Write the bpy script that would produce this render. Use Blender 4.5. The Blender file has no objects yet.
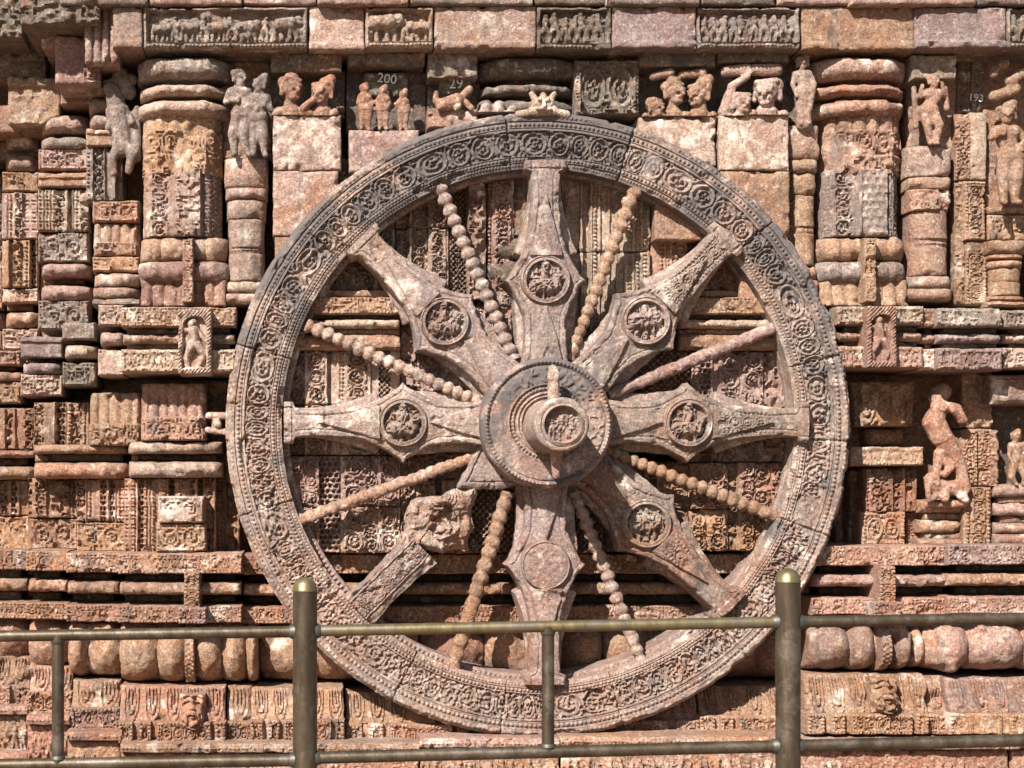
import bpy, math, random
import numpy as np
random.seed(7); rng = np.random.RandomState(11)
S = bpy.context.scene; COL = S.collection
R = math.radians
# ------------------------------------------------------------------ camera, world, sun, exposure
D = 8.0            # metres from the lens to the front of the wheel rim
SC = 200.0         # photograph pixels per metre at the rim
PX = 1.0 / SC
PCX, PCY, CZ = 290.0, 480.0, 1.6   # foot of the optical axis and eye height
cam = bpy.data.objects.new('camera', bpy.data.cameras.new('camera')); COL.objects.link(cam)
cam.location = (0, -D, CZ); cam.rotation_euler = (R(90), 0, 0)
cam.data.sensor_width = 36; cam.data.lens = 36 * D / (1024 / SC)
cam.data.shift_x = (512 - PCX) / 1024; cam.data.shift_y = (PCY - 384) / 1024
cam.data.clip_end = 500
S.camera = cam
LD = np.array([0.68, 1.0, -0.98])           # direction in which sunlight travels
wd = bpy.data.worlds.new('World'); S.world = wd; wd.use_nodes = True
nt = wd.node_tree; sky = nt.nodes.new('ShaderNodeTexSky'); sky.sky_type = 'NISHITA'; sky.sun_disc = False
elev = math.atan2(-LD[2], math.hypot(LD[0], LD[1]))
sky.sun_elevation = elev; sky.sun_rotation = math.atan2(-LD[0], -LD[1])
nt.links.new(sky.outputs[0], nt.nodes['Background'].inputs[0]); nt.nodes['Background'].inputs[1].default_value = 0.05
sl = bpy.data.lights.new('sun', 'SUN'); sl.energy = 5.0; sl.angle = R(0.5); sl.color = (1, .965, .92)
sun = bpy.data.objects.new('sun', sl); COL.objects.link(sun); sun.location = (-6, -9, 9)
from mathutils import Vector, Matrix
sun.rotation_euler = Vector(LD).to_track_quat('-Z', 'Y').to_euler()
S.view_settings.view_transform = 'Standard'; S.view_settings.look = 'None'; S.view_settings.gamma = 1
S.view_settings.exposure = 1.18
S.cycles.diffuse_bounces = 2
# ------------------------------------------------------------------ helpers
def wx(px, y): return (px - PCX) * PX * (D + y) / D
def wz(py, y): return CZ + (PCY - py) * PX * (D + y) / D
def _hash(ix, iy, iz):
    n = (ix * 374761393 + iy * 668265263 + iz * 2147483647 + 1013904223) & 0xffffffff
    n = ((n ^ (n >> 13)) * 1274126177) & 0xffffffff
    n = ((n ^ (n >> 15)) * 2246822519) & 0xffffffff
    return ((n ^ (n >> 16)) & 0xffff) / 65535.0
def vn(x, y, z=0.0):
    x, y, z = np.broadcast_arrays(np.asarray(x, float), np.asarray(y, float), np.asarray(z, float))
    fx, fy, fz = np.floor(x), np.floor(y), np.floor(z)
    ix, iy, iz = fx.astype(np.int64), fy.astype(np.int64), fz.astype(np.int64)
    tx, ty, tz = x - fx, y - fy, z - fz
    tx, ty, tz = [t * t * (3 - 2 * t) for t in (tx, ty, tz)]
    o = 0
    for a in (0, 1):
        for b in (0, 1):
            for c in (0, 1):
                o = o + _hash(ix + a, iy + b, iz + c) * (tx if a else 1 - tx) * (ty if b else 1 - ty) * (tz if c else 1 - tz)
    return o * 2 - 1
def fbm(x, y, z=0.0, oc=4, g=.5):
    o = 0; a = 1.0; s = 0
    for i in range(oc):
        o = o + a * vn(x * 2**i + 17.3 * i, y * 2**i + 5.1 * i, np.asarray(z) * 2**i + 9.7 * i); s += a; a *= g
    return o / s
def sm(e0, e1, x):
    t = np.clip((x - e0) / (e1 - e0), 0, 1); return t * t * (3 - 2 * t)
# ------------------------------------------------------------------ stone materials
def stone(name, A, B, C, dark=.35, pale=.3, darkc=(.075, .066, .06), palec=(.60, .50, .42), bump=.6, rough=.9):
    m = bpy.data.materials.new(name); m.use_nodes = True; t = m.node_tree; N = t.nodes; L = t.links
    b = N['Principled BSDF']
    geo = N.new('ShaderNodeNewGeometry'); oi = N.new('ShaderNodeObjectInfo')
    at = N.new('ShaderNodeAttribute'); at.attribute_name = 'patina'
    off = N.new('ShaderNodeVectorMath'); off.operation = 'MULTIPLY_ADD'
    cmb = N.new('ShaderNodeCombineXYZ'); L.new(oi.outputs['Random'], cmb.inputs[0]); L.new(oi.outputs['Random'], cmb.inputs[2])
    L.new(cmb.outputs[0], off.inputs[0]); off.inputs[1].default_value = (9, 9, 9); L.new(geo.outputs['Position'], off.inputs[2])
    def noise(sc, det=6, ro=.6, vec=None):
        n = N.new('ShaderNodeTexNoise'); n.inputs['Scale'].default_value = sc; n.inputs['Detail'].default_value = det
        n.inputs['Roughness'].default_value = ro; L.new(vec or off.outputs[0], n.inputs['Vector']); return n.outputs['Fac']
    def mr(x, a, b_, c=0, d=1):
        n = N.new('ShaderNodeMapRange'); n.inputs[1].default_value = a; n.inputs[2].default_value = b_
        n.inputs[3].default_value = c; n.inputs[4].default_value = d; n.interpolation_type = 'SMOOTHSTEP'; L.new(x, n.inputs[0]); return n.outputs[0]
    def mth(op, x, y):
        n = N.new('ShaderNodeMath'); n.operation = op
        for i, q in enumerate((x, y)):
            if isinstance(q, (int, float)): n.inputs[i].default_value = q
            else: L.new(q, n.inputs[i])
        return n.outputs[0]
    def mix(f, a, c, bt='MIX'):
        n = N.new('ShaderNodeMix'); n.data_type = 'RGBA'; n.blend_type = bt
        if isinstance(f, (int, float)): n.inputs[0].default_value = f
        else: L.new(f, n.inputs[0])
        for i, q in ((6, a), (7, c)):
            if isinstance(q, tuple): n.inputs[i].default_value = (*q, 1)
            else: L.new(q, n.inputs[i])
        return n.outputs[2]
    c = mix(mr(noise(1.7, 8, .66, geo.outputs['Position']), .40, .60), A, B)
    c = mix(mth('MULTIPLY', mr(noise(9, 8, .68), .48, .62), .7), c, C)
    c = mix(mth('MULTIPLY', mr(noise(3.6, 9, .7, geo.outputs['Position']), .50, .60), .6), c, mix(1.0, c, (.72, .56, .47), 'MULTIPLY'))
    de = N.new('ShaderNodeHueSaturation'); de.inputs['Saturation'].default_value = .93; L.new(c, de.inputs['Color']); c = de.outputs[0]
    sx = N.new('ShaderNodeSeparateXYZ'); L.new(geo.outputs['Position'], sx.inputs[0])
    rust = mth('ADD', noise(2.9, 9, .72, geo.outputs['Position']), mr(sx.outputs[2], .6, 2.4, .07, -.03))
    c = mix(mth('MULTIPLY', mr(rust, .50, .60), .5 if 'wheel' not in name else .22), c, (.40, .185, .095))
    c = mix(1.0, c, (.60, .585, .57), 'MULTIPLY')
    c = mix(mth('MULTIPLY', mr(noise(30, 8, .75), .54, .66), .5), c, palec)
    # mineral speckle
    c = mix(mr(noise(75, 6, .75), .3, .7, 0, 1), mix(1.0, c, (.52, .48, .45), 'MULTIPLY'), mix(1.0, c, (1.38, 1.34, 1.3), 'MULTIPLY'))
    # pale worn or salted patches
    c = mix(mth('MULTIPLY', mr(noise(5.3, 9, .72), .60 - .1 * pale, .72 - .1 * pale), .8), c, palec)
    # dark lichen
    lich = mth('ADD', noise(4.1, 10, .74), mth('MULTIPLY', at.outputs['Fac'], .35))
    c = mix(mth('MULTIPLY', mr(lich, .66 - .16 * dark, .76 - .16 * dark), .82), c, darkc)
    c = mix(mth('MULTIPLY', mr(noise(24, 8, .78), .55, .66), .62), c, darkc)
    # soot and rain streaks drawn down the face
    mp = N.new('ShaderNodeMapping'); mp.inputs['Scale'].default_value = (9, 9, 1.6); L.new(geo.outputs['Position'], mp.inputs[0])
    c = mix(mth('MULTIPLY', mr(noise(1.0, 9, .75, mp.outputs[0]), .52, .64), .62 if 'wheel' in name else .5), c, darkc)
    # each stone a slightly different tone
    hs = N.new('ShaderNodeHueSaturation'); L.new(c, hs.inputs['Color'])
    L.new(mr(oi.outputs['Random'], 0, 1, .493, .507), hs.inputs['Hue'])
    w2 = N.new('ShaderNodeTexWhiteNoise'); w2.noise_dimensions = '1D'; L.new(oi.outputs['Random'], w2.inputs['W'])
    L.new(mr(w2.outputs[0], 0, 1, .86, 1.12), hs.inputs['Value'])
    L.new(hs.outputs[0], b.inputs['Base Color'])
    b.inputs['Roughness'].default_value = rough; b.inputs['Specular IOR Level'].default_value = .25
    vo = N.new('ShaderNodeTexVoronoi'); vo.inputs['Scale'].default_value = 70; L.new(geo.outputs['Position'], vo.inputs['Vector'])
    pits = mr(vo.outputs['Distance'], 0.05, .45)
    hgt = mth('ADD', mth('MULTIPLY', noise(55, 8, .72), 1.0), mth('MULTIPLY', pits, .22))
    hgt = mth('ADD', hgt, mth('MULTIPLY', noise(190, 4, .7), .35))
    bp = N.new('ShaderNodeBump'); bp.inputs['Strength'].default_value = bump; bp.inputs['Distance'].default_value = .014
    L.new(hgt, bp.inputs['Height']); L.new(bp.outputs[0], b.inputs['Normal'])
    return m
M = {
 'tan':   stone('tan_sandstone', (.46, .265, .165), (.44, .275, .205), (.53, .37, .255), .25, .4),
 'orange':stone('orange_sandstone', (.45, .25, .155), (.43, .27, .185), (.49, .34, .235), .3, .2),
 'pink':  stone('pink_khondalite', (.45, .30, .245), (.42, .285, .25), (.56, .41, .335), .15, .5),
 'purple':stone('mauve_khondalite', (.33, .235, .235), (.41, .28, .255), (.45, .37, .355), .3, .4),
 'cream': stone('cream_khondalite', (.54, .40, .30), (.50, .35, .27), (.60, .50, .41), .15, .6),
 'grey':  stone('grey_weathered_stone', (.30, .245, .215), (.36, .275, .225), (.42, .36, .31), .6, .45),
 'dark':  stone('lichen_and_shade_dark_stone', (.20, .165, .135), (.26, .195, .15), (.33, .275, .215), .85, .2),  # lichened stone; also puts shade into the colour of gaps and niche backs
 'rim':   stone('wheel_rim_stone', (.44, .315, .255), (.36, .28, .245), (.50, .42, .365), .42, .4, darkc=(.085, .074, .07)),
 'spoke': stone('wheel_spoke_stone', (.45, .33, .28), (.38, .29, .27), (.54, .45, .40), .40, .45, darkc=(.12, .10, .095)),
}
def plain_mat(name, col, rough, metal=0):
    m = bpy.data.materials.new(name); m.use_nodes = True; b = m.node_tree.nodes['Principled BSDF']
    b.inputs['Base Color'].default_value = (*col, 1); b.inputs['Roughness'].default_value = rough; b.inputs['Metallic'].default_value = metal
    return m
# ------------------------------------------------------------------ mesh building
def link_mesh(name, co, faces, mat, parent=None, attr=None, sharp=42):
    base = Vector((0, 0, 0))
    p = parent
    while p is not None: base += p.location; p = p.parent
    co = np.asarray(co, float) - np.array(base)
    me = bpy.data.meshes.new(name)
    if isinstance(faces, np.ndarray):
        nf = len(faces); me.vertices.add(len(co)); me.vertices.foreach_set('co', co.astype(np.float32).ravel())
        me.loops.add(nf * 4); me.loops.foreach_set('vertex_index', faces.astype(np.int32).ravel())
        me.polygons.add(nf); me.polygons.foreach_set('loop_start', np.arange(0, nf * 4, 4, dtype=np.int32))
        me.update(calc_edges=True); me.validate()
    else:
        me.from_pydata([tuple(c) for c in co], [], faces); me.update()
    me.polygons.foreach_set('use_smooth', np.ones(len(me.polygons), bool))
    try: me.set_sharp_from_angle(angle=R(sharp))
    except Exception: pass
    if attr is not None:
        a = me.attributes.new('patina', 'FLOAT', 'POINT'); a.data.foreach_set('value', np.asarray(attr, np.float32).ravel())
    me.materials.append(M[mat] if isinstance(mat, str) else mat)
    o = bpy.data.objects.new(name, me); COL.objects.link(o)
    if parent is not None: o.parent = parent
    return o
def erode(co, amt=1.0):
    """worn stone: shift every vertex by band-limited noise, in metres"""
    x, y, z = co[:, 0], co[:, 1], co[:, 2]
    n1 = fbm(x * 9, z * 9, y * 9, 3); n2 = fbm(x * 40 + 3, z * 40, y * 40 + 8, 3, .6); n3 = fbm(x * 22 + 31, z * 22 + 9, y * 22, 2)
    co[:, 1] += amt * (.005 * n1 + .0045 * n2)
    co[:, 0] += amt * .0045 * n3; co[:, 2] += amt * .0045 * fbm(x * 22 + 77, z * 22 + 3, y * 22 + 41, 2)
    return co
def skin(name, PXX, PYY, Hh, y, back, mat, parent, closed=False, ero=1.0, attr=None, sharp=42):
    """grid of photograph-scale positions (nv,nu) with relief Hh (pixels) toward the viewer, skirts run back to depth `back`"""
    nv, nu = PXX.shape
    X = wx(PXX, y); Z = wz(PYY, y); Y = y - Hh * PX
    co = np.stack([X, Y, Z], -1).reshape(-1, 3)
    idx = np.arange(nv * nu).reshape(nv, nu)
    if closed: idx2 = np.concatenate([idx, idx[:, :1]], 1)
    else: idx2 = idx
    a, b, c, d = idx2[:-1, :-1], idx2[:-1, 1:], idx2[1:, 1:], idx2[1:, :-1]
    F = [np.stack([a, d, c, b], -1).reshape(-1, 4)]
    loops = []
    if closed: loops = [np.append(idx[0], idx[0, 0]), np.append(idx[-1], idx[-1, 0])[::-1]]
    else:
        lp = np.concatenate([idx[0, :-1], idx[:-1, -1], idx[-1, :0:-1], idx[:0:-1, 0]]); loops = [np.append(lp, lp[0])]
    n = len(co); at = None if attr is None else attr.ravel()
    for lp in loops:
        u = lp[:-1]; prev = u; steps = max(2, min(14, int((back - y) / .02)))
        y0 = co[u, 1].copy()
        for s in range(1, steps + 1):
            nc = co[u].copy(); nc[:, 1] = y0 + (back - y0) * s / steps
            co = np.concatenate([co, nc]); cur = np.arange(n, n + len(u)); n += len(u)
            if at is not None: at = np.concatenate([at, at[u]])
            p2 = np.append(prev, prev[0]); c2 = np.append(cur, cur[0])
            F.append(np.stack([p2[:-1], p2[1:], c2[1:], c2[:-1]], -1)); prev = cur
    co = erode(co, ero)
    return link_mesh(name, co, np.concatenate(F), mat, parent, at, sharp)
def block(name, x0, y0, x1, y1, y, mat, parent, f=None, back=.75, res=1.7, edge=2.5, ero=1.0, taper=0, shape=None):
    W, H = x1 - x0, y1 - y0
    nu, nv = max(4, int(W / res) + 1), max(4, int(H / res) + 1)
    # extra rows hug the rim of the stone so that its arris is rounded
    def axis(L, n):
        a = np.linspace(0, L, n); e = min(edge, L * .2)
        return np.unique(np.round(np.concatenate([a, [e * .12, e * .4, L - e * .4, L - e * .12]]), 3))
    U, V = np.meshgrid(axis(W, nu), axis(H, nv))
    h = 1.4 * f(U, V, W, H) * (1 - .75 * sm(.25, .6, fbm((x0 + U) / 30, (y0 + V) / 30, 2, 3))) if f else np.zeros_like(U)
    sd = (x0 * .37 + y0 * .71)
    e = edge * (.35 + 1.5 * np.clip(.5 + .5 * fbm(U / 17 + sd, V / 17 + 3, sd, 3), 0, 1))
    d = np.minimum(np.minimum(U, W - U), np.minimum(V, H - V))
    q = np.clip(1 - d / np.maximum(e, .1), 0, 1)
    h = h - e * (1 - np.sqrt(np.clip(1 - q * q, 0, 1)))
    # chips lost from the corners
    ch = fbm(U / 11 + sd * 1.7, V / 11 + 9, sd + 4, 3)
    h = h - 6 * sm(.16, .55, ch) * sm(10, 0, d) + 1.6 * fbm((x0 + U) / 24, (y0 + V) / 24, 7, 4)
    PXX = x0 + U; PYY = y0 + V
    if taper: PXX = x0 + W / 2 + (U - W / 2) * (1 + taper * (V / H - .5))
    return skin(name, PXX, PYY, h, y, max(back, y + .08), mat, parent, ero=ero)
# ------------------------------------------------------------------ relief patterns (pixels of height over u, v in pixels)
def R_foliage(a=3.2, s=5.0, seed=0):
    def f(U, V, W, H):
        wu = U + 4 * vn(U / 9 + seed, V / 9, 1.5); wv = V + 4 * vn(U / 9, V / 9 + seed, 7.5)
        n = 1 - np.abs(vn(wu / s + seed, wv / s, 3.3)) * 1.9
        return a * sm(.1, .8, n)
    return f
def R_scroll(cell=24, a=3.4, vert=False, seed=0, pitch=4.6):
    def f(U, V, W, H):
        P, Q, LW, LH = (V, U, H, W) if vert else (U, V, W, H)
        n = max(1, round(LW / cell)); c = LW / n
        i = np.floor(P / c); sg = np.where(i % 2 == 0, 1, -1)
        p = P - (i + .5) * c; q = (Q - LH / 2) * sg
        q = Q - LH / 2
        r = np.hypot(p, q * min(1.0, c / LH) if LH > c else q); th = np.arctan2(q, p)
        Rm = min(c, LH) * .5
        sp = .5 + .5 * np.cos(2 * np.pi * r / pitch - sg * th * 1.0 + i)
        pet = .5 + .5 * np.cos(th * 5 + i * 1.3 + seed + sg * r * .35)
        inner = sm(Rm * .62, Rm * .5, r)
        ring = np.exp(-((r - Rm * .86) / (Rm * .13)) ** 2)
        body = inner * (sm(.35, .75, sp) * .65 + .45 * sm(.3, .8, pet))
        leaf = (1 - sm(Rm * .98, Rm * 1.04, r)) * 0 + sm(Rm * .98, Rm * 1.08, r) * sm(.2, .8, 1 - np.abs(vn(P / 3.2 + seed, Q / 3.2, 2.2)) * 1.8) * .8
        vine = np.exp(-((Q - Rm * .8 * np.sin(np.pi * P / c + .4)) / (Rm * .14)) ** 2) * .8
        return a * np.minimum(np.maximum(ring, vine) * (1 - .5 * inner) + body + leaf * 1.2, 1.35) * (1 + .3 * vn(P / 12 + seed, Q / 12, 4))
    return f
def R_dots(cell=4.5, a=2.0, vert=False):
    def f(U, V, W, H):
        P, Q, LH = (V, U, W) if vert else (U, V, H)
        p = (P % cell) - cell / 2; q = Q - LH / 2
        return a * np.sqrt(np.clip(1 - (p * p + q * q) / (cell * .42) ** 2, 0, 1))
    return f
def R_lattice(p=5.5, a=4.5):
    def f(U, V, W, H):
        s = np.abs(np.sin(np.pi * (U + V) / p)) * np.abs(np.sin(np.pi * (U - V) / p))
        return -a * sm(.25, .5, s)
    return f
def R_grid(p=6, a=3.5):
    def f(U, V, W, H):
        row = np.floor(V / p); s = np.abs(np.sin(np.pi * (U + p / 2 * (row % 2)) / p)) * np.abs(np.sin(np.pi * V / p))
        return -a * sm(.3, .6, s)
    return f
def R_flutes(w=9, a=3.0, p=.5):
    def f(U, V, W, H):
        n = max(1, round(W / w)); c = W / n
        return a * (np.abs(np.sin(np.pi * U / c)) ** p - 1)
    return f
def R_lobes(edges, b=14, a=7, strap=None):
    """swelling cushion course cut in rounded lobes"""
    def f(U, V, W, H):
        t = np.clip(np.abs(V - H * .5) / (H * .5), 0, 1); bulge = b * np.sqrt(1 - t ** 2.0) - b
        h = bulge; ed = np.array(edges, float)
        for p, q in zip(ed[:-1], ed[1:]):
            k = (U >= p) & (U <= q); c = (p + q) / 2; w = (q - p) / 2
            curve = np.clip(1 - np.abs((U - c) / w) ** 2, 0, 1) ** .8
            h = np.where(k, h + a * (curve - 1), h)
        if strap: h = np.where(np.abs(U - strap[0]) < strap[1], bulge * .9 + 3 + 1.0 * np.sin(V * 1.3) * np.cos((U - strap[0]) * .8), h)
        return h
    return f
def R_torus(a=6, flute=0):
    def f(U, V, W, H):
        t = np.clip(np.abs(V - H / 2) / (H / 2), 0, 1); h = a * (np.sqrt(1 - t * t) - 1)
        e = np.clip(np.minimum(U, W - U) / a, 0, 1); h = h + a * (np.sqrt(1 - (1 - e) ** 2) - 1)
        if flute: h = h + 1.8 * (np.abs(np.sin(np.pi * U / flute)) ** .5 - 1)
        return h
    return f
def R_round(depth=10):
    """half-round colonnette"""
    def f(U, V, W, H):
        t = np.clip(np.abs(U - W / 2) / (W / 2), 0, 1); return depth * (np.sqrt(1 - t * t * .98) - 1)
    return f
def R_bars(rows):
    """list of (v0,v1,height) horizontal fillets"""
    def f(U, V, W, H):
        h = np.zeros_like(U)
        for v0, v1, a in rows:
            t = np.clip((V - v0) / (v1 - v0), 0, 1); inb = (V >= v0) & (V <= v1)
            h = np.where(inb, a * (.75 + .25 * np.sqrt(np.clip(1 - (2 * t - 1) ** 2, 0, 1))), h)
        return h
    return f
def R_lotus(w=22, a=2.2, out=10):
    """petals combed downwards on a course that flares out towards its foot"""
    def f(U, V, W, H):
        n = max(1, round(W / w)); c = W / n; p = (U % c) / c * 2 - 1; t = V / H
        pc = np.abs(p + .5 * (t - .5) ** 2 - .1); lines = .5 + .5 * np.cos(2 * np.pi * (np.hypot(pc, np.maximum(t - .45, 0) * 1.1) * 3.1)); edge = sm(.92, .84, np.hypot(pc, np.maximum(t - .45, 0) * 1.2)) * sm(0, .12, t)
        beads = .5 + .5 * np.cos(2 * np.pi * V / 3.6)
        return out * (t ** 1.6 - 1) + a * (sm(.3, .7, lines) * (.6 + .4 * beads * (np.abs(p) < .35))) * edge
    return f
def add(*fs):
    def f(U, V, W, H):
        h = 0
        for g in fs: h = h + g(U, V, W, H)
        return h
    return f
def R_oct(a=.6, dep=14):
    def f(U, V, W, H): return -dep * np.clip((np.abs(2 * U / W - 1) - a) / (1 - a), 0, 1) ** 1.25
    return f
def framed(inner, m=4, lift=3.2, dots=True, blank=None):
    def f(U, V, W, H):
        d = np.minimum(np.minimum(U, W - U), np.minimum(V, H - V)); k = d > m
        h = np.where(k, inner(np.clip(U - m, 0, None), np.clip(V - m, 0, None), W - 2 * m, H - 2 * m) - lift * sm(m, m + .9, d), 0)
        if dots:
            s = np.where(np.minimum(U, W - U) < np.minimum(V, H - V), V, U)
            h = h + np.where(~k, 1.7 * np.sqrt(np.clip(1 - (((s % 3.8) - 1.9) ** 2 + (d - m * .5) ** 2) / 3.0, 0, 1)) - .8, 0)
        return h
    return f
def patches(fn, gap):
    """some of the carving has weathered away"""
    def f(U, V, W, H):
        k = sm(gap - .12, gap + .12, fbm(U / 34 + W * .3, V / 34 + H * .7, 5.5, 3)); return fn(U, V, W, H) * (1 - k)
    return f
def strips_v(lst):
    """vertical strips side by side: (width, lift, fn)"""
    def f(U, V, W, H):
        tot = sum(s[0] for s in lst); x = 0; h = np.zeros_like(U)
        for w, lift, fn in lst:
            w = w * W / tot; k = (U >= x) & (U < x + w + 1e-6)
            hh = lift + (fn(np.clip(U - x, 0, w), V, w, H) if fn else 0)
            h = np.where(k, hh, h); x += w
        return h
    return f
def rows_h(lst):
    def f(U, V, W, H):
        tot = sum(s[0] for s in lst); x = 0; h = np.zeros_like(U)
        for w, lift, fn in lst:
            w = w * H / tot; k = (V >= x) & (V < x + w + 1e-6)
            hh = lift + (fn(U, np.clip(V - x, 0, w), W, w) if fn else 0)
            h = np.where(k, hh, h); x += w
        return h
    return f
def plan(steps):
    """(u0,u1,lift) vertical projections as in a stepped pier"""
    def f(U, V, W, H):
        h = np.zeros_like(U)
        for a, b, l in steps: h = np.where((U >= a * W) & (U <= b * W), l, h)
        return h
    return f
def caps2d(caps, k=1.0, base=0.0):
    """high relief from rounded limbs: (x1,y1,r1,x2,y2,r2) in pixels, y down"""
    def f(U, V, W, H):
        h = np.zeros_like(U)
        for x1, y1, r1, x2, y2, r2 in caps:
            dx, dy = x2 - x1, y2 - y1; t = np.clip(((U - x1) * dx + (V - y1) * dy) / (dx * dx + dy * dy + 1e-9), 0, 1)
            r = r1 + (r2 - r1) * t; d2 = (U - x1 - t * dx) ** 2 + (V - y1 - t * dy) ** 2
            h = np.maximum(h, k * np.sqrt(np.clip(r * r - d2, 0, None)))
        return h + base
    return f
def elephant(x, y, s, fl=1):
    C = [(-6, -11.5, 4.8, 4, -12, 5.2), (9.5 , -14, 4.2, 10, -13, 4), (13, -12, 1.8, 14.5, -4, 1.3), (14.5, -4, 1.3, 12.5, -1, 1.1), (7, -15, 2.4, 6.5, -11, 2.8),
         (-9, -8, 2.4, -9.5, 0, 1.9), (-4.5, -8, 2.2, -4, 0, 1.7), (3, -8, 2.3, 2.5, 0, 1.8), (7, -8, 2.1, 8, 0, 1.7), (-11.5, -12, 1, -12.5, -4, .8)]
    return [(x + fl * a * s, y + b * s, c * s, x + fl * d * s, y + e * s, g * s) for a, b, c, d, e, g in C]
def manikin(x, y, s, rr, fl=1):
    """small standing or striding carved figure, s = height / 20"""
    L = rr.uniform(-2, 2); q = rr.uniform(-4, 4)
    C = [(L, -18, 2.2, L, -18, 2.2), (L * .7, -15, 2.4, 0, -9, 2.1), (-1, -9, 2.2, -2 - abs(q) * .5, -4, 1.6), (-2 - abs(q) * .5, -4, 1.5, -2 + q * .3, 0, 1.2),
         (1, -9, 2.2, 2 + abs(q) * .6, -5, 1.6), (2 + abs(q) * .6, -5, 1.5, 3 + q * .4, 0, 1.2),
         (-2 + L, -15, 1.2, -5, -12 + q, 1.1), (-5, -12 + q, 1.1, -6, -16 + q, 1), (2 + L, -15, 1.2, 5, -12 - q * .5, 1.1), (5, -12 - q * .5, 1.1, 5, -15 - q, 1)]
    return [(x + fl * a * s, y + b * s, c * s, x + fl * d * s, y + e * s, g * s) for a, b, c, d, e, g in C]
def rider(x, y, s):
    C = [(-5, -6, 3, 4, -6, 3.4), (5, -8, 2.4, 8, -12, 1.8), (8, -12, 1.8, 11, -10, 1.2), (-5, -5, 1.6, -7, 0, 1.2), (-2, -5, 1.4, -1, 0, 1), (4, -5, 1.5, 8, -2, 1.1), (3, -5, 1.4, 4, 0, 1),
         (-7, -7, 1, -10, -3, .8), (-1, -9, 2, 0, -14, 2.2), (0, -17.5, 2, 0, -17.5, 2), (1, -14, 1.1, 5, -12, 1), (-1, -13, 1.1, -5, -14, 1), (-5, -14, 1, -6, -18, .8), (0, -8, 1.3, 2, -3, 1)]
    return [(x + a * s, y + b * s, c * s, x + d * s, y + e * s, g * s) for a, b, c, d, e, g in C]
def R_crowd(step=12, s=.85, seed=1, k=1.1, ground=None):
    def f(U, V, W, H):
        rr = random.Random(seed); caps = []; x = step * .5
        while x < W - 2:
            caps += manikin(x, H * .95, H / 20 * rr.uniform(.8, 1.05) * s, rr, rr.choice((-1, 1)))
            x += step * rr.uniform(.7, 1.2)
        return caps2d(caps, k)(U, V, W, H) + R_foliage(.8, 3, seed)(U, V, W, H)
    return f
def strip_mix(W, seed, deep=4, fine=False):
    """the carved wall behind the wheel: strips of scroll, pierced lattice, bead and plain fillet"""
    rr = random.Random(seed); out = []; x = 0
    while x < W:
        k = rr.choice('SSLDPFGS' if not fine else 'SDPDSGPDF'); w = {'S': rr.uniform(15, 24), 'L': rr.uniform(9, 16), 'D': 5, 'P': rr.uniform(4, 8), 'F': rr.uniform(12, 20), 'G': rr.uniform(8, 14)}[k]
        if fine and k in 'SGF': w *= .58
        fn = {'S': R_scroll(w * 1.05, 4.4, True, seed + x, 4.2), 'L': R_lattice(5.4, 6.5), 'D': R_dots(4.2, 2.6, True), 'P': None, 'F': R_foliage(4.4, 4.4, seed + x), 'G': R_grid(5.5, 5)}[k]
        out.append((w, rr.choice((0, 0, -deep, deep * .6)) if k != 'D' else 1, fn)); x += w
        if rr.random() < .75: out.append((3, 2.5, None)); x += 3
    return strips_v(out)
# ------------------------------------------------------------------ things
def empty(name, px, py, y):
    o = bpy.data.objects.new(name, None); COL.objects.link(o); o.location = (wx(px, y), y, wz(py, y)); o.empty_display_size = .1; return o
def tag(o, label, cat=None, group=None, kind=None):
    if label: o['label'] = label
    if cat: o['category'] = cat
    if group: o['group'] = group
    if kind: o['kind'] = kind
    return o
# ================================================================== GROUND
def ground():
    n = 90; xs = np.concatenate([[-40, -15], np.linspace(-6, 10, n), [18, 45]]); ys = np.concatenate([[-45, -20], np.linspace(-9, 2.5, n), [6]])
    U, V = np.meshgrid(xs, ys); Z = .006 * fbm(U * 2, V * 2, 0, 3)
    co = np.stack([U, V, Z], -1).reshape(-1, 3); i = np.arange(len(co)).reshape(U.shape)
    F = np.stack([i[:-1, :-1], i[:-1, 1:], i[1:, 1:], i[1:, :-1]], -1).reshape(-1, 4)
    o = link_mesh('ground', co, F, stone('paving_stone', (.30, .22, .17), (.34, .25, .20), (.38, .30, .24), .2, .2), None)
    o['kind'] = 'structure'
ground()
# ================================================================== TEMPLE WALL
TW = empty('temple_wall', 512, 800, .4); TW.location = (wx(512, .4), .4, 0)
tag(TW, 'carved pink and ochre sandstone temple wall with tiers of mouldings and pilasters behind the wheel', 'temple wall')
def B(name, x0, y0, x1, y1, y, mat, f=None, parent=None, **k):
    return block(name, x0, y0, x1, y1, y, mat, parent or TW, f, **k)
# plain masonry core that closes the depth of every joint
def core():
    for (a, b, c, d, y) in ((225, -260, 1400, 1000, .62), (100, -260, 229, 1000, .66), (40, -260, 104, 1000, .98), (-420, -260, 44, 1000, 1.32)):
        B('core_masonry', a, b, c, d, y, 'tan', R_foliage(1.0, 9, 3), res=9, back=y + .5, edge=3)
core()
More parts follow.
